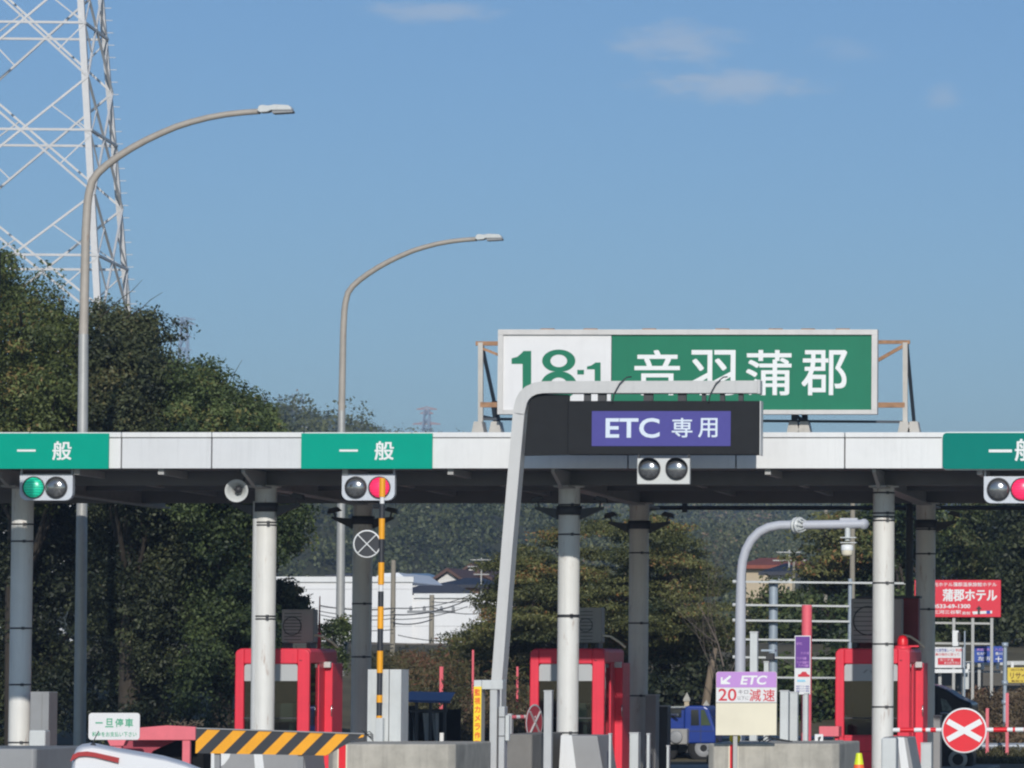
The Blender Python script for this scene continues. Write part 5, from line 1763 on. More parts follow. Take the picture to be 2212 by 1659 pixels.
guard_rail(940, 1150, 1613, 1638, 112.5, 'blue grey guard rail below the weeds by the yellow notice')
guard_rail(2100, 2420, 1605, 1640, 117.5, 'blue grey guard rail beside the black car and the weeds')
guard_rail(1560, 1800, 1590, 1612, 112, 'guard rail half hidden behind the cream notice')

# ------------------------------------------------------------------ shelter
YC = 106.0
t = thing('shelter', 'small dark shelter with a blue roof and hanging clear sheets', 'shelter', (at(915, 1640, YC).x, YC, 0))
b = MB(); a, c = at(862, 1517, YC), at(966, 1517, YC)
b.add([(a.x - .1, YC - .2, at(0, 1511, YC).z), (c.x + .1, YC - .2, at(0, 1514, YC).z), (c.x - .15, YC + 1.8, at(0, 1496, YC).z), (a.x - .1, YC + 1.8, at(0, 1494, YC).z)], [(0, 1, 2, 3)])
b.add([(a.x - .1, YC - .2, at(0, 1516, YC).z), (c.x + .1, YC - .2, at(0, 1519, YC).z), (c.x + .1, YC - .2, at(0, 1514, YC).z), (a.x - .1, YC - .2, at(0, 1511, YC).z)], [(0, 1, 2, 3)])
b.build('roof', M('blue_sheet_roof', lin(45, 75, 130), rough=.5, var=.12), t)
b = MB()
for xx in (866, 900, 930, 961):
    p = at(xx, 1517, YC); b.bar((p.x, YC, 0), (p.x, YC, p.z), .06)
b.bar(at(862, 1536, YC - .01), at(966, 1536, YC - .01), .05); b.build('frame', m_dark, t)
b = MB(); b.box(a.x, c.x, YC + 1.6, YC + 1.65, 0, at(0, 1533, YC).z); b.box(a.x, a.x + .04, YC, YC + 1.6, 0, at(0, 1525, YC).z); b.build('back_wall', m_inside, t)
b = MB()
for (u0, u1) in ((912, 927), (932, 948), (880, 884), (890, 893), (870, 874)):
    p0, p1 = at(u0, 1604, YC + .1), at(u1, 1540, YC + .1)
    n = 5; v = []
    for k in range(n + 1):
        u = k / n
        xx = p0.x + (p1.x - p0.x) * u; dy = .03 * math.sin(u * 9)
        v += [(xx + .06 * (1 - u), YC + .1 + dy, p0.z), (xx, YC + .1 + dy, p1.z)]
    b.add(v, [(2 * k, 2 * k + 2, 2 * k + 3, 2 * k + 1) for k in range(n)], 0, True)
b.build('hanging_sheet', M('plastic_sheet', (.45, .46, .46), rough=.35, var=.15, scale=4), t)
t = thing('marker_post', 'small white marker post before the dark shelter', 'post', (at(954, 1620, 96).x, 96, .16))
b = MB(); b.pbox(949, 1583, 958, 1640, 96, .08); b.build('post_body', m_letter, t, bevel=.01)

# ------------------------------------------------------------------ vehicles
YT2 = 116.0


def truck():
    k = PXM(YT2)
    X = lambda x: at(x, 1500, YT2).x
    Z = lambda y: at(0, y, YT2).z
    t = thing('truck', 'blue light truck seen from behind with a grey box beside its cab', 'truck', (X(1500), YT2, 0))
    # cab: side profile in the picture plane, windscreen to the right
    prof = [(1478, 1606), (1478, 1530), (1484, 1524.5), (1522, 1525), (1531, 1530), (1542, 1566), (1546, 1578), (1546, 1606)]
    b = MB(); b.prism([(X(x), Z(y)) for x, y in prof], YT2, YT2 + 1.7); b.build('cab', m_truckblue, t, bevel=.05, seg=3)
    b = MB(); b.prism([(X(x), Z(y)) for x, y in ((1493, 1567), (1493, 1533), (1509, 1533), (1511, 1567))], YT2 - .01, YT2 + .004); b.build('side_window', m_glass, t)
    b = MB(); b.prism([(X(x), Z(y)) for x, y in ((1515, 1567), (1514, 1533), (1522, 1533), (1536, 1567))], YT2 - .01, YT2 + .004); b.build('front_window', M('green_glass', (.05, .075, .035), rough=.15, var=.2, spec=.7), t)
    b = MB(); b.box(X(1514), X(1515), YT2 - .008, YT2 - .001, Z(1603), Z(1535)); b.box(X(1483), X(1544), YT2 - .008, YT2 - .001, Z(1580), Z(1579)); b.build('door_seam', m_dark, t)
    b = MB(); b.box(X(1418), X(1480), YT2 + .2, YT2 + .3, Z(1575), Z(1527)); b.build('head_board', m_truckblue, t, bevel=.02)
    b = MB(); b.box(X(1424), X(1470), YT2 + .16, YT2 + .195, Z(1549), Z(1531)); b.build('rear_window', m_glass, t)
    b = MB(); b.bar((X(1419), YT2 + .1, Z(1528)), (X(1488), YT2 + .1, Z(1527)), .04); b.tube([(X(1449), YT2 + .1, Z(1543)), (X(1466), YT2 - .1, Z(1544))], .025, 8); b.build('guard_bar', m_chrome, t)
    b = MB(); b.box(X(1449), X(1489), YT2 - .3, YT2 + .12, Z(1608), Z(1574)); b.build('tool_box', M('grey_tank', (.32, .31, .29), rough=.4, var=.12, dirt=.2), t, bevel=.03)
    b = MB(); b.lathe((X(1465), YT2 - .3, Z(1592)), (0, -1, 0), [(0, .0), (.13, 0), (.15, .02), (.12, .03), (0, .03)], 24); b.build('tool_box_disc', m_mgrey, t)
    b = MB(); b.box(X(1400), X(1536), YT2 + .2, YT2 + 1.5, Z(1626), Z(1612)); b.build('chassis', m_dark, t)
    for (xx, yy) in ((1520, YT2 + .05), (1430, YT2 + .05), (1520, YT2 + 1.45), (1430, YT2 + 1.45)):
        b = MB(); b.lathe((X(xx), yy, .36), (0, 1, 0), [(.0, 0), (.2, 0), (.34, .0), (.36, .04), (.36, .2), (.34, .24), (0, .24)], 28); w = b.build('wheel', m_rubber, t)
        b = MB(); b.lathe((X(xx), yy - .004, .36), (0, 1, 0), [(.0, .02), (.1, .0), (.19, -.004), (.2, .0)], 20); b.build('rim', m_mgrey, w)
    b = MB(); b.bar((X(1546), YT2 - .1, Z(1548)), (X(1556), YT2 - .25, Z(1545)), .03); b.box(X(1552), X(1558), YT2 - .3, YT2 - .2, Z(1562), Z(1543)); b.build('mirror', m_dark, t)
    return t


truck()


def dark_car():
    Y = 104.0
    X = lambda x: at(x, 1500, Y).x
    Z = lambda y: at(0, y, Y).z
    t = thing('parked_car', 'black vehicle with a steep sloping rear partly hidden by the crossed disc', 'car', (X(2050), Y, 0))
    prof = [(1905, 1650), (1905, 1560), (1930, 1500), (1955, 1479), (1990, 1475), (2024, 1481), (2046, 1490), (2070, 1506), (2095, 1517), (2100, 1520), (2101, 1560), (2097, 1600), (2096, 1655), (2080, 1668), (1910, 1668)]
    b = MB(); b.prism([(X(x), Z(y)) for x, y in prof], Y, Y + 1.7); b.build('body', m_carblack, t, bevel=.06, seg=3)
    b = MB(); b.prism([(X(x), Z(y)) for x, y in ((2036, 1536), (2032, 1508), (2044, 1512), (2056, 1530), (2058, 1536))], Y - .012, Y + .004); b.build('side_window', M('painted_glare_glass', (.16, .2, .19), rough=.2, var=.6, scale=9), t)  # window highlights put into a pale mottled base colour
    b = MB(); b.box(X(1940), X(2026), Y - .012, Y + .004, Z(1540), Z(1500)); b.build('front_side_window', m_glass, t)
    b = MB(); b.tube([(X(2032), Y - .03, Z(1541)), (X(2052), Y - .03, Z(1541))], .03, 10); b.box(X(2085), X(2099), Y - .02, Y + .01, Z(1546), Z(1536)); b.build('bright_trim', m_chrome, t)
    for xx in (1935, 2070):
        b = MB(); b.lathe((X(xx), Y - .01, .3), (0, 1, 0), [(.0, 0), (.2, 0), (.29, .0), (.31, .04), (.31, .2), (0, .22)], 28); w = b.build('wheel', m_rubber, t)
        b = MB(); b.lathe((X(xx), Y - .014, .3), (0, 1, 0), [(.0, .01), (.19, 0), (.2, .01)], 20); b.build('rim', m_galv, w)
    return t


dark_car()


def white_car():
    Y = 36.0
    X = lambda x, Yq=Y: at(x, 1600, Yq).x
    Z = lambda y, Yq=Y: at(0, y, Yq).z
    t = thing('white_car', 'white car roof with a red strip lamp and aerial before the stop notice', 'car', (X(300), Y, 0))
    # lofted body: sections from the rear (left in the picture) to the bonnet
    secs = []
    top = [(150, 1668), (153, 1636), (160, 1620), (172, 1613), (190, 1610.5), (205, 1612), (250, 1621), (302, 1630), (354, 1639), (400, 1652), (440, 1668)]
    b = MB()
    prof_t = [(X(x), Z(y)) for x, y in top]
    zlow = .35
    body = prof_t + [(X(760), Z(1790)), (X(940), Z(1830)), (X(945), .4), (X(935), zlow), (X(150), zlow), (X(142), .5), (X(143), 1.0)]
    n = len(body)
    v, f = [], []
    shr = [(-.02, .86), (.0, .93), (.06, .985), (.16, 1.0), (1.4, 1.0), (1.5, .985), (1.56, .93), (1.58, .86)]
    cxm = sum(p[0] for p in body) / n; czm = .75
    for dy, s in shr:
        for (x, z) in body:
            v.append((cxm + (x - cxm) * (1 - (1 - s) * .25) - .2436 * dy, Y + .05 + dy, czm + (z - czm) * (1 - (1 - s) * (.18 if z > czm else .1))))
    m = len(shr)
    for j in range(m - 1):
        for i in range(n):
            i2 = (i + 1) % n
            f.append((j * n + i, j * n + i2, (j + 1) * n + i2, (j + 1) * n + i))
    b.add(v, f, 0, True)
    b.add(v[:n], [tuple(range(n))[::-1]], 0); b.add(v[-n:], [tuple(range(n))], 0)
    b.build('body', m_carwhite, t)
    lp = [(153, 1645), (159, 1630), (170, 1624.5), (188, 1623), (206, 1625.5), (258, 1637), (257, 1648), (205, 1635), (186, 1633), (172, 1634), (162, 1640)]
    b = MB(); b.prism([(X(x, Y + .02), Z(y, Y + .02)) for x, y in lp], Y + .005, Y + .03); b.build('strip_lamp', m_lampred, t)
    b = MB(); b.prism([(X(x), Z(y)) for x, y in ((330, 1672), (392, 1674), (470, 1740), (300, 1740), (300, 1680))], Y - .012, Y + .01); b.build('side_window', m_glass, t)
    for xx in (250, 800):
        b = MB(); b.lathe((X(xx), Y - .0, .31), (0, 1, 0), [(.0, 0), (.2, 0), (.29, .0), (.31, .04), (.31, .2), (0, .22)], 28); b.build('wheel', m_rubber, t)
    b = MB(); p0, p1 = at(201, 1613, Y + .3), at(213, 1579, Y + .3); b.tube([p0 - Vector((0, 0, .03)), p0.lerp(p1, .35) + Vector((-.01, 0, 0)), p1], [.006, .004, .003], 6); b.lathe(p0, (0, 0, 1), [(.025, -.02), (.02, .015), (.005, .03)], 10); b.build('aerial', m_dark, t)
    return t


white_car()

# stone gate posts by the truck
m_lanternstone = M('pale_stone', (.4, .38, .33), rough=.85, var=.15, scale=6)
for (x, y0, w, lab) in ((1484, 1495, 7, 'pale stone gate post with a pointed cap above the blue cab'), (1526, 1512, 9, 'pale stone gate post beside the cream notice')):
    Y = 121.0; q = at(x, y0, Y); zb = terrain_z(q.x, Y)
    t = thing('gate_post', lab, 'gate post', (q.x, Y, zb), 'pale stone gate posts')
    k = w * PXM(Y)
    b = MB(); b.box(q.x - k * .7, q.x + k * .7, Y - k * .7, Y + k * .7, zb - .1, q.z - .22); b.build('pillar', m_wall_cream, t)
    b = MB(); zz = q.z - .22
    b.box(q.x - k, q.x + k, Y - k, Y + k, zz + .001, zz + .05)
    b.add([(q.x - k, Y - k, zz + .052), (q.x + k, Y - k, zz + .052), (q.x + k, Y + k, zz + .052), (q.x - k, Y + k, zz + .052), (q.x, Y, q.z)], [(0, 1, 4), (1, 2, 4), (2, 3, 4), (3, 0, 4), (3, 2, 1, 0)]); b.build('cap_stone', m_lanternstone, t)

# ------------------------------------------------------------------ vegetation
lf_broad = leaf_mat('broadleaf', (.014, .028, .013), (.14, .185, .06), (.2, .18, .06), .06, trans=.2)
lf_olive = leaf_mat('olive_leaf', (.018, .032, .012), (.165, .2, .058), (.24, .17, .06), .05, trans=.2)
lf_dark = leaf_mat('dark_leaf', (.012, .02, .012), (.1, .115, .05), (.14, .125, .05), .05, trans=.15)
lf_pine = leaf_mat('pine_needles', (.02, .034, .015), (.205, .205, .068), (.27, .14, .05), .03, trans=.12)
lf_bamboo = leaf_mat('bamboo_leaf', (.03, .045, .018), (.085, .11, .04), (.14, .14, .06), .05, trans=.2)
lf_brown = leaf_mat('dry_leaf', (.07, .05, .03), (.17, .12, .065), (.2, .1, .06), .2, trans=.15)
lf_forest = leaf_mat('far_forest', (.05, .068, .034), (.155, .165, .07), (.24, .16, .1), .12, trans=.1)
m_bark = M('tree_bark', (.05, .04, .03), rough=.9, var=.3, scale=5, bump=.5, stretch=(1, 1, .3))
m_bark2 = M('pale_bark', (.22, .17, .12), rough=.9, var=.25, scale=5, bump=.5, stretch=(1, 1, .3))


def in_poly(x, y, poly):
    c = False
    n = len(poly)
    for i in range(n):
        x0, y0 = poly[i]; x1, y1 = poly[(i + 1) % n]
        if (y0 > y) != (y1 > y) and x < (x1 - x0) * (y - y0) / (y1 - y0) + x0: c = not c
    return c


def edge_dist(x, y, poly):
    d = 1e9
    n = len(poly)
    for i in range(n):
        ax, ay = poly[i]; bx, by = poly[(i + 1) % n]
        L2 = (bx - ax) ** 2 + (by - ay) ** 2
        u = max(0, min(1, ((x - ax) * (bx - ax) + (y - ay) * (by - ay)) / L2))
        d = min(d, math.hypot(x - ax - u * (bx - ax), y - ay - u * (by - ay)))
    return d


def tree(name, label, poly, Y, thick, nclump, rc, leaf, nleaf, mat, seed, trunk, cat='tree', group=None, flat=1.0, bark=None, twigs=0, lowcut=-.75, bias=0.0, rim=.8, aspect=.55):
    """a tree whose crown fills an outline of its own, bulging towards and away from the viewer; the foliage is clumps of small leaves carried on limbs"""
    rng = np.random.default_rng(seed); rnd = random.Random(seed)
    xs = [p[0] for p in poly]; ys = [p[1] for p in poly]
    base = at(trunk[0], trunk[1], Y)
    zb = terrain_z(base.x, Y)
    t = thing(name, label, cat, (base.x, Y, zb), group)
    k = PXM(Y)
    Rb = rc * (2.3 if flat > .6 else 2.1)            # boughs, each carrying clumps of leaves on its outer side
    boughs = []
    tries = 0
    nb = max(5, nclump // 11)
    while len(boughs) < nb and tries < nb * 80:
        tries += 1
        x, y = rnd.uniform(min(xs), max(xs)), rnd.uniform(min(ys), max(ys))
        if not in_poly(x, y, poly): continue
        d = edge_dist(x, y, poly) * k
        r = Rb * rnd.uniform(.6, 1.25)
        vr = r * (1 if flat > .6 else .4)
        if d < vr * .55:
            if rnd.random() > .3: continue
            r = max(d * 1.2, rc * .5)
        bulge = thick * min(1, .35 + d / 2.5)
        boughs.append((x, y, bulge * rnd.uniform(-1.15, .8), r, d, rnd.gauss(0, .17)))
    cl = []
    for (bx, by, bd, br, d, tone) in boughs:
        m = max(3, int(nclump / nb * (br / Rb) ** 1.6 * 1.15))
        for i in range(m):
            v = Vector((rnd.gauss(0, 1), rnd.gauss(-.35, 1), rnd.gauss(.3, .9))).normalized() * rnd.uniform(.65, 1.05)
            x, y = bx + v.x * br / k, by - v.z * br * (1 if flat > .6 else .42) / k
            if not in_poly(x, y, poly) and rnd.random() > .3: continue
            r = rc * (.4 + .8 * rnd.random() ** 1.3)
            if not in_poly(x, y, poly): r *= .5
            cl.append((x, y, bd + v.y * br, r, tone))
    pts, nrm, rv = [], [], []
    tips = []
    for (x, y, dy, r, tone) in cl:
        c = at(x, y, Y + dy)
        n = int(nleaf * rnd.uniform(.7, 1.3) * (r / rc) ** 2)
        p, nn = shell_points(rng, c, (r * rnd.uniform(.9, 1.25), r * 1.05, r * flat * rnd.uniform(.85, 1.15)), n, inner=.3, low=lowcut)
        pts.append(p); nrm.append(nn + np.array([0, -.1, .45])); base_r = min(1, max(0, rnd.gauss(.47 + bias + tone, .18)))
        rv.append(np.full(len(p), base_r)); tips.append(c)
    leaf_cloud('crown', mat, np.concatenate(pts), np.concatenate(nrm), leaf, parent=t, rnd=np.concatenate(rv), seed=seed, aspect=aspect)
    b = MB()
    top = at(trunk[2], trunk[3], Y)
    r0 = trunk[4]
    pm = Vector((base.x, Y, zb - .3)).lerp(top, .5) + Vector((rnd.uniform(-.3, .3), rnd.uniform(-.3, .3), 0))
    b.tube([(base.x, Y, zb - .3), pm, top], [r0, r0 * .75, r0 * .4], 12)
    rnd.shuffle(tips)
    for tp in tips[:26]:
        s = Vector((base.x, Y, zb)).lerp(top, rnd.uniform(.35, 1)); mid = s.lerp(tp, .55) + Vector((0, 0, rnd.uniform(-.2, .35)))
        b.tube([s, mid, tp], [r0 * .3, r0 * .17, r0 * .06], 7, caps=False)
    b.build('trunk', bark or m_bark, t)
    if twigs:
        b = MB()
        for k_ in range(twigs):
            tp = rnd.choice(tips); p = [tp]
            g = Vector((rnd.uniform(-.3, .5), rnd.uniform(-.3, .3), rnd.uniform(.4, 1))).normalized()
            for s in range(4): p.append(p[-1] + (g + Vector((rnd.uniform(-.3, .3), 0, rnd.uniform(-.2, .2)))) * .3)
            b.tube(p, [.015, .012, .01, .008, .004], 5, caps=False)
        b.build('twig', m_bark, t)
    return t


def scaled(poly, s=1): return [(x * s, y * s) for x, y in poly]


TA = [(-140, 560), (-60, 540), (0, 556), (22, 572), (35, 585), (62, 602), (92, 600), (108, 612), (112, 640), (130, 652), (150, 664), (158, 690), (196, 700), (205, 735), (215, 800), (220, 930), (205, 1040), (60, 1120), (-140, 1120)]
tree('broadleaf_tree', 'yellowish green broadleaf tree overlapping the foot of the big pylon', TA, 116, 4.2, 640, .5, .046, 370, lf_olive, 11, (40, 1500, 60, 760, .3), group='broadleaf trees behind the plaza', bias=.12)
TB = [(180, 690), (196, 664), (208, 652), (218, 684), (232, 668), (245, 652), (258, 690), (283, 700), (290, 665), (304, 661), (310, 690), (330, 690), (346, 686), (352, 722), (362, 742), (372, 790), (378, 860), (385, 950), (380, 1080), (300, 1120), (190, 1120), (170, 900)]
tree('broadleaf_tree', 'darker dense tree with pointed twigs just behind the tall lamp post', TB, 115, 3.4, 560, .46, .046, 350, lf_dark, 12, (280, 1500, 285, 800, .28), group='broadleaf trees behind the plaza', twigs=10, bias=.1)
TC = [(352, 830), (368, 790), (384, 800), (400, 778), (425, 776), (448, 790), (460, 806), (478, 830), (492, 818), (512, 812), (524, 836), (530, 868), (545, 880), (566, 868), (580, 884), (584, 920), (600, 940), (640, 1010), (668, 1080), (676, 1120), (500, 1130), (350, 1120), (345, 950)]
tree('broadleaf_tree', 'lower rounded tree sloping down behind the white fascia', TC, 114, 3.2, 560, .44, .045, 350, lf_broad, 13, (470, 1500, 470, 900, .26), group='broadleaf trees behind the plaza', twigs=5, bias=.05)
# grove flank under the canopy, its shade put into darker leaf tones
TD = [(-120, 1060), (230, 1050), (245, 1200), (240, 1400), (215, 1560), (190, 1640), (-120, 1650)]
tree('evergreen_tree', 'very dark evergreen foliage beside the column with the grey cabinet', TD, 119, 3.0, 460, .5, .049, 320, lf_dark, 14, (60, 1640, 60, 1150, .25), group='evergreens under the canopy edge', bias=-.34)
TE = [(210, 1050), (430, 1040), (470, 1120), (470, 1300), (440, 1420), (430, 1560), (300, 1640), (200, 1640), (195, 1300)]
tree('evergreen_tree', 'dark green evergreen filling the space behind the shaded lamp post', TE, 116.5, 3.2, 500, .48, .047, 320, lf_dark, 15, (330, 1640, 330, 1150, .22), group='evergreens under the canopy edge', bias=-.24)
TF = [(420, 1050), (650, 1045), (668, 1090), (660, 1140), (632, 1170), (620, 1210), (596, 1250), (588, 1330), (590, 1420), (560, 1480), (520, 1520), (470, 1600), (400, 1640), (400, 1400), (430, 1250)]
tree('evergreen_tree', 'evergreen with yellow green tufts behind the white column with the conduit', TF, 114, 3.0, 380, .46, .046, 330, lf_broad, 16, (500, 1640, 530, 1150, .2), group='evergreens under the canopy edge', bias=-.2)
TG = [(560, 1290), (590, 1255), (610, 1262), (640, 1262), (654, 1252), (664, 1280), (668, 1310), (690, 1300), (684, 1325), (650, 1345), (600, 1380), (560, 1390)]
tree('shrub', 'dark leafy shrub against the white warehouse behind the beige cooling unit', TG, 117, .6, 90, .24, .045, 200, lf_dark, 17, (600, 1500, 610, 1320, .06), 'shrub', 'small shrubs by the warehouse', bias=.05)
TH = [(640, 1400), (690, 1385), (700, 1340), (708, 1300), (722, 1275), (738, 1290), (752, 1330), (756, 1380), (750, 1440), (640, 1440)]
tree('shrub', 'loose green shrub between the red aerial and the shaded rear column', TH, 118, .6, 60, .22, .042, 150, lf_broad, 18, (720, 1500, 722, 1340, .05), 'shrub', 'small shrubs by the warehouse', bias=.1)

# the pines in the middle
PA = [(962, 1402), (975, 1378), (1005, 1350), (1000, 1320), (1040, 1300), (1055, 1272), (1085, 1250), (1088, 1215), (1115, 1200), (1130, 1172), (1170, 1165), (1190, 1142), (1250, 1138), (1300, 1128), (1345, 1140), (1370, 1200), (1380, 1300), (1385, 1400), (1370, 1480), (1300, 1500), (1180, 1500), (1110, 1480), (1060, 1450), (1005, 1440), (985, 1415)]
tree('pine_tree', 'broad layered pine behind the middle booth, reaching over the white warehouse', PA, 128, 4.5, 480, .6, .043, 430, lf_pine, 21, (1220, 1600, 1230, 1200, .28), group='layered pines behind the plaza', flat=.31, lowcut=-.6, bias=.04, aspect=.4)
PB = [(1340, 1140), (1362, 1110), (1392, 1098), (1420, 1096), (1448, 1106), (1470, 1130), (1480, 1165), (1512, 1180), (1520, 1215), (1545, 1235), (1556, 1280), (1580, 1310), (1578, 1350), (1594, 1380), (1588, 1450), (1560, 1470), (1470, 1470), (1420, 1480), (1380, 1500), (1340, 1460), (1330, 1300)]
tree('pine_tree', 'layered pine with brownish tips behind the shaded rear column near the bare tree', PB, 126, 3.6, 400, .58, .043, 430, lf_pine, 22, (1440, 1600, 1430, 1180, .26), group='layered pines behind the plaza', flat=.31, lowcut=-.6, bias=.05, aspect=.4)
PC = [(1380, 1470), (1600, 1430), (1600, 1560), (1560, 1585), (1380, 1580)]
tree('shrub', 'deeply shaded shrubs behind the blue truck', PC, 123.5, 1.2, 110, .5, .08, 160, lf_dark, 23, (1460, 1590, 1460, 1500, .1), 'shrub', bias=-.4)  # shade behind the truck put into a very dark leaf tone
b = MB(); q0, q1 = at(1522, 1540, 122), at(1537, 1440, 122); t = thing('leaning_trunk', 'bare leaning trunk rising behind the blue truck cab', 'tree', (q0.x, 122, terrain_z(q0.x, 122)))
b.tube([(q0.x - .05, 122, terrain_z(q0.x, 122) - .2), q0, q1, at(1546, 1400, 122)], [.13, .11, .08, .05], 10); b.build('trunk', m_bark2, t)

# bare autumn tree
t = thing('bare_tree', 'bare pale twigged tree between the pine and the pipe gantry', 'tree', (at(1562, 1560, 121).x, 121, terrain_z(-15, 121)))
b = MB(); rnd = random.Random(8)


def limb(p, d, r, depth):
    n = 3; q = [p]; 
    for i in range(n):
        d = (d + Vector((rnd.uniform(-.25, .25), rnd.uniform(-.25, .25), rnd.uniform(-.05, .2)))).normalized()
        q.append(q[-1] + d * (.55 * .78 ** (4 - depth)))
    b.tube(q, [r, r * .8, r * .6, r * .45], 6, caps=False)
    if depth > 0:
        for k in range(3 if depth > 1 else 4):
            limb(q[rnd.choice((1, 2, 3))], (d + Vector((rnd.uniform(-.9, .9), rnd.uniform(-.6, .6), rnd.uniform(-.1, .5)))).normalized(), r * .42, depth - 1)


bz = terrain_z(-15, 121)
limb(Vector((at(1562, 1560, 121).x, 121, bz - .1)), Vector((.02, 0, 1)), .045, 4)
limb(at(1563, 1440, 121), Vector((-.1, 0, 1)), .026, 4)
b.build('branch_work', M('twig_grey', (.14, .115, .095), rough=.9, var=.2), t)

RA = [(1765, 1180), (1768, 1150), (1772, 1140), (1790, 1118), (1820, 1110), (1850, 1098), (1885, 1110), (1890, 1200), (1880, 1290), (1840, 1300), (1800, 1290), (1785, 1300), (1768, 1260), (1760, 1220)]
tree('pine_tree', 'brownish tipped pine behind the hanging aerial', RA, 152, 3.2, 160, .75, .075, 380, lf_pine, 31, (1820, 1420, 1820, 1160, .26), group='layered pines behind the plaza', flat=.45, lowcut=-.5, bias=.08, aspect=.4)
RA2 = [(1730, 1300), (1770, 1285), (1820, 1290), (1890, 1280), (1890, 1420), (1830, 1430), (1740, 1430)]
tree('evergreen_tree', 'dark evergreen mass below the brownish tipped pine', RA2, 148, 2.2, 120, .6, .075, 330, lf_broad, 32, (1810, 1440, 1810, 1330, .2), bias=-.1)
RB = [(1860, 1080), (1960, 1060), (2010, 1080), (2012, 1300), (2000, 1440), (1880, 1440), (1870, 1250)]
tree('evergreen_tree', 'tall evergreen between the rust stained column and the shaded rear column', RB, 150, 2.6, 180, .65, .075, 360, lf_broad, 33, (1930, 1450, 1930, 1150, .25), bias=-.02)
RC = [(2000, 1130), (2030, 1075), (2070, 1070), (2110, 1060), (2150, 1080), (2175, 1140), (2190, 1230), (2185, 1330), (2170, 1400), (2100, 1430), (2000, 1430)]
tree('bamboo_clump', 'feathery mid green bamboo grove above the red hotel billboard', RC, 156, 3.4, 280, .65, .08, 380, lf_bamboo, 34, (2080, 1440, 2080, 1150, .1), 'bamboo', bias=.1, aspect=.3, flat=.8)
RD = [(2150, 1080), (2200, 1040), (2300, 1030), (2360, 1100), (2360, 1440), (2150, 1440), (2165, 1300)]
tree('evergreen_tree', 'blackish evergreen at the frame edge beyond the red hotel billboard', RD, 146, 3.0, 180, .68, .075, 360, lf_dark, 35, (2260, 1450, 2260, 1150, .26), bias=-.15)
RE = [(1590, 1350), (1640, 1305), (1720, 1300), (1760, 1315), (1770, 1420), (1750, 1470), (1590, 1470)]
tree('shrub', 'olive brown scrub on the slope below the orange roofed house', RE, 165, 2.5, 130, .7, .085, 300, lf_olive, 36, (1680, 1480, 1680, 1350, .12), 'shrub', bias=-.05)
RF = [(1580, 1440), (1830, 1420), (1990, 1440), (1990, 1560), (1830, 1580), (1580, 1580)]
tree('shrub', 'dark hedge of mixed scrub behind the thin rail frame', RF, 125, 1.2, 220, .45, .075, 200, lf_broad, 37, (1700, 1590, 1700, 1480, .08), 'shrub', bias=-.18)


def weeds(label, regions, n, mat, hgt, seed, size=.09, name='weeds'):
    """rank grass and dry weeds: upright leaf blades over a patch of bank"""
    rng = np.random.default_rng(seed)
    P, N, S, Rv = [], [], [], []
    for (x0, x1, Y0, Y1, h0, h1, dens) in regions:
        m = int(n * dens)
        Y = rng.uniform(Y0, Y1, m)
        xa_ = (x0 - CX) / F; xb_ = (x1 - CX) / F
        X = (xa_ + (xb_ - xa_) * rng.uniform(0, 1, m)) * Y
        hh = (h0 + (h1 - h0) * rng.uniform(0, 1, m) ** 1.4) * (0.55 + .9 * np.array([abs(noise.noise(Vector((x * .9, y * .5, seed)))) for x, y in zip(X, Y)]))
        zb = np.array([terrain_z(x, y) for x, y in zip(X, Y)])
        u = rng.uniform(0.05, 1, m)
        P.append(np.stack([X + rng.normal(0, .05, m), Y, zb + hh * u], 1))
        a = rng.uniform(0, 2 * math.pi, m)
        N.append(np.stack([np.cos(a), np.sin(a) - .6, rng.uniform(-.2, .5, m)], 1))
        Rv.append(np.clip(.5 + np.array([noise.noise(Vector((x * .5, y * .3, seed + 9))) for x, y in zip(X, Y)]) * .9, 0, 1))
    o = leaf_cloud(name, mat, np.concatenate(P), np.concatenate(N), size, loc=(-15, 115, 0), rnd=np.concatenate(Rv), seed=seed, aspect=.3)
    tag(o, label, 'weeds', kind='stuff')
    return o


lf_weed = leaf_mat('weed_leaf', (.035, .04, .016), (.12, .105, .045), (.17, .08, .045), .3, trans=.2)
lf_weed2 = leaf_mat('dry_weed', (.08, .055, .035), (.2, .15, .085), (.17, .075, .05), .3, trans=.2)
weeds('rank green and brown weeds on the bank below the retaining wall', [(860, 1150, 113.5, 124, .6, 2.2, 1.0), (800, 1180, 124, 139, .1, .45, .7)], 42000, lf_weed, 1.6, 41, .07)
weeds('reddish dry weed stalks on the bank by the grey posts', [(1000, 1160, 112.8, 119, .4, 2.0, .7), (860, 1010, 113, 118, .2, 1.0, .35)], 26000, lf_weed2, 1.4, 42, .065)
weeds('dry weeds and grass behind the guard rail by the black car', [(2085, 2330, 118.2, 129, .15, .6, 1.0)], 36000, lf_weed2, .8, 43, .07)
weeds('short green grass by the guard rail posts', [(960, 1140, 110.5, 113, .1, .4, .5), (1540, 1700, 112.5, 118, .1, .5, .6), (2085, 2330, 114, 118.5, .1, .3, .8)], 16000, lf_weed, .4, 44, .05, 'grass')

# ------------------------------------------------------------------ wooded hill
RIDGE = [(-600, 815), (350, 865), (575, 886), (620, 900), (700, 924), (760, 942), (820, 958), (1100, 990), (1500, 1005), (1900, 998), (2300, 1015), (3200, 1060)]


def ridge_y(x):
    for (x0, y0), (x1, y1) in zip(RIDGE, RIDGE[1:]):
        if x0 <= x <= x1: return y0 + (y1 - y0) * (x - x0) / (x1 - x0)
    return RIDGE[0][1] if x < RIDGE[0][0] else RIDGE[-1][1]


HY0, HY1, HYE = 430.0, 1100.0, 1500.0


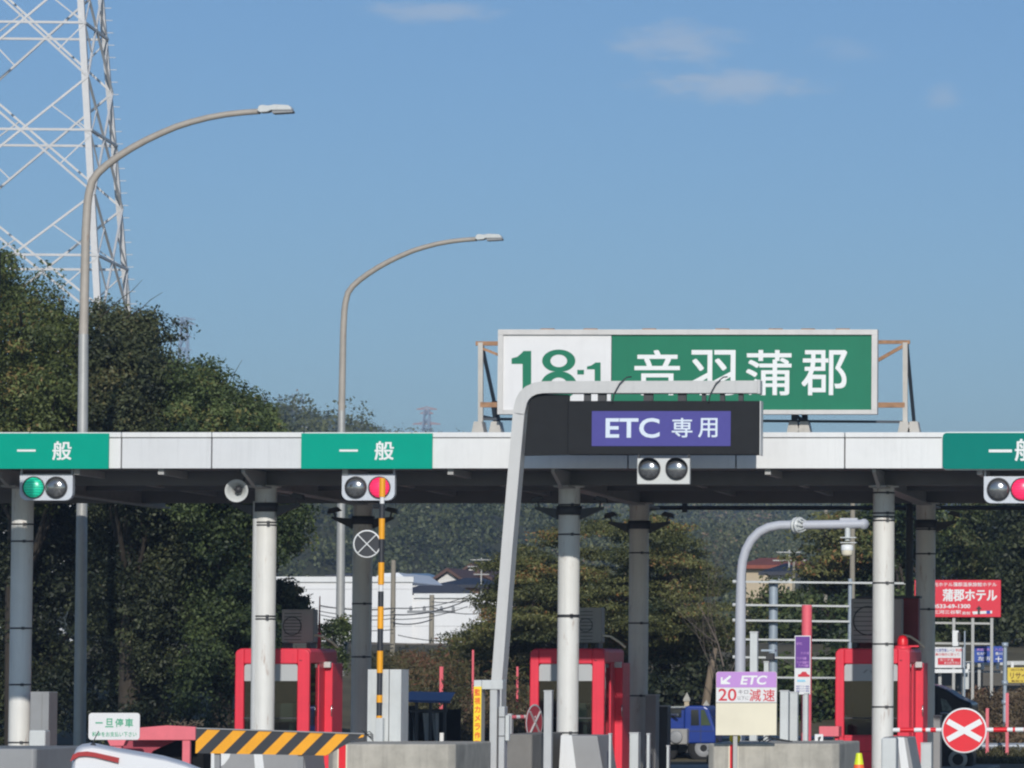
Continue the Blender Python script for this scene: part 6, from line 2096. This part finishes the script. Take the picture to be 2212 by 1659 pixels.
def hill_z(X, Y):
    px = CX + X * F / HY1
    zr = CAMZ + (HOR - ridge_y(px)) * HY1 / F
    u = (Y - HY0) / (HY1 - HY0)
    if u < 0: return 4.0 + u * 6
    if u > 1:
        w = (Y - HY1) / (HYE - HY1); return zr * (1 - .35 * w * w)
    z = 5 + (zr - 5) * (u ** 1.25)
    z += 7 * math.sin(u * math.pi) * noise.noise(Vector((X * .008, Y * .006, 3.1)))
    # a low wooded spur in front
    for (sx, sy, sh, sr) in ((-92, 500, 9, 26), (-112, 480, 11, 24), (-130, 520, 12, 26), (-70, 560, 6, 26)):
        z += sh * math.exp(-((X - sx) ** 2 + (Y - sy) ** 2 * .5) / sr ** 2)
    return z


gx = np.arange(-560, 140, 6.0); gy = np.arange(HY0 - 20, HYE, 7.0)
mb = MB()
mb.add([(x, y, hill_z(x, y) - 1.0) for y in gy for x in gx], [(j * len(gx) + i, j * len(gx) + i + 1, (j + 1) * len(gx) + i + 1, (j + 1) * len(gx) + i) for j in range(len(gy) - 1) for i in range(len(gx) - 1)], 0, True)
tag(mb.build('hill', M('hill_floor', (.045, .05, .026), rough=.95, var=.4, scale=.05), loc=(0, 0, 0)), kind='structure')

rng = np.random.default_rng(77)
P, N, S, Rv = [], [], [], []
Y = HY0
while Y < HY1 + 130:
    sp = 4.2 + (Y - HY0) * .0022
    x_lo, x_hi = (350 - CX) * Y / F, (1900 - CX) * Y / F
    if Y > 760: x_lo = (500 - CX) * Y / F
    X = x_lo
    while X < x_hi:
        cx_, cy_ = X + rng.uniform(-1.6, 1.6), Y + rng.uniform(-1.6, 1.6)
        r = 1.3 + 2.6 * rng.uniform(0, 1) ** 2.2
        zz = hill_z(cx_, cy_)
        hgt = rng.uniform(-.5, 1.6)
        tone = .42 + .42 * noise.noise(Vector((cx_ * .022, cy_ * .014, 1))) + .25 * noise.noise(Vector((cx_ * .07, cy_ * .05, 4))) + rng.normal(0, .07)
        if noise.noise(Vector((cx_ * .035, cy_ * .02, 7))) > .28: tone += .5
        near = Y < 600
        n = 210 if near else 120
        p, nn = shell_points(rng, (cx_, cy_, zz + hgt), (r, r, r * rng.uniform(.8, 1.25)), n, inner=.6, low=-.35)
        P.append(p); N.append(nn + np.array([0, -.2, .3])); Rv.append(np.full(len(p), min(1, max(0, tone))))
        S.append(np.full(len(p), .2 if near else .29))
        X += sp * rng.uniform(.8, 1.2)
    Y += sp * (1.0 if Y < 700 else 1.4)
o = leaf_cloud('forest', lf_forest, np.concatenate(P), np.concatenate(N), np.concatenate(S), loc=(-150, 700, 5), rnd=np.concatenate(Rv), seed=78, aspect=.7)
tag(o, 'blue green wooded hillside behind the plaza', 'forest', kind='stuff')
house_ridge = house(586, 632, 960, 919, 914, 700, 14, 'pale flat roofed building low on the wooded ridge', m_wall_white, m_wall_white, ridge=.01)

# ------------------------------------------------------------------ haze over the land
hz = MB(); hz.box(-1506, 1006, -46, 2606, -1.2, 92)
m = bpy.data.materials.new('haze_air'); m.use_nodes = True
n_, l_ = m.node_tree.nodes, m.node_tree.links
n_.remove(n_['Principled BSDF'])
pv = n_.new('ShaderNodeVolumePrincipled')
pv.inputs['Color'].default_value = (.62, .78, 1.0, 1)
pv.inputs['Density'].default_value = 0.0004
pv.inputs['Anisotropy'].default_value = 0.2
l_.new(pv.outputs[0], n_['Material Output'].inputs['Volume'])
tag(hz.build('haze', m), kind='stuff')

bpy.data.objects.remove(_fo)
bpy.data.curves.remove(_fc)
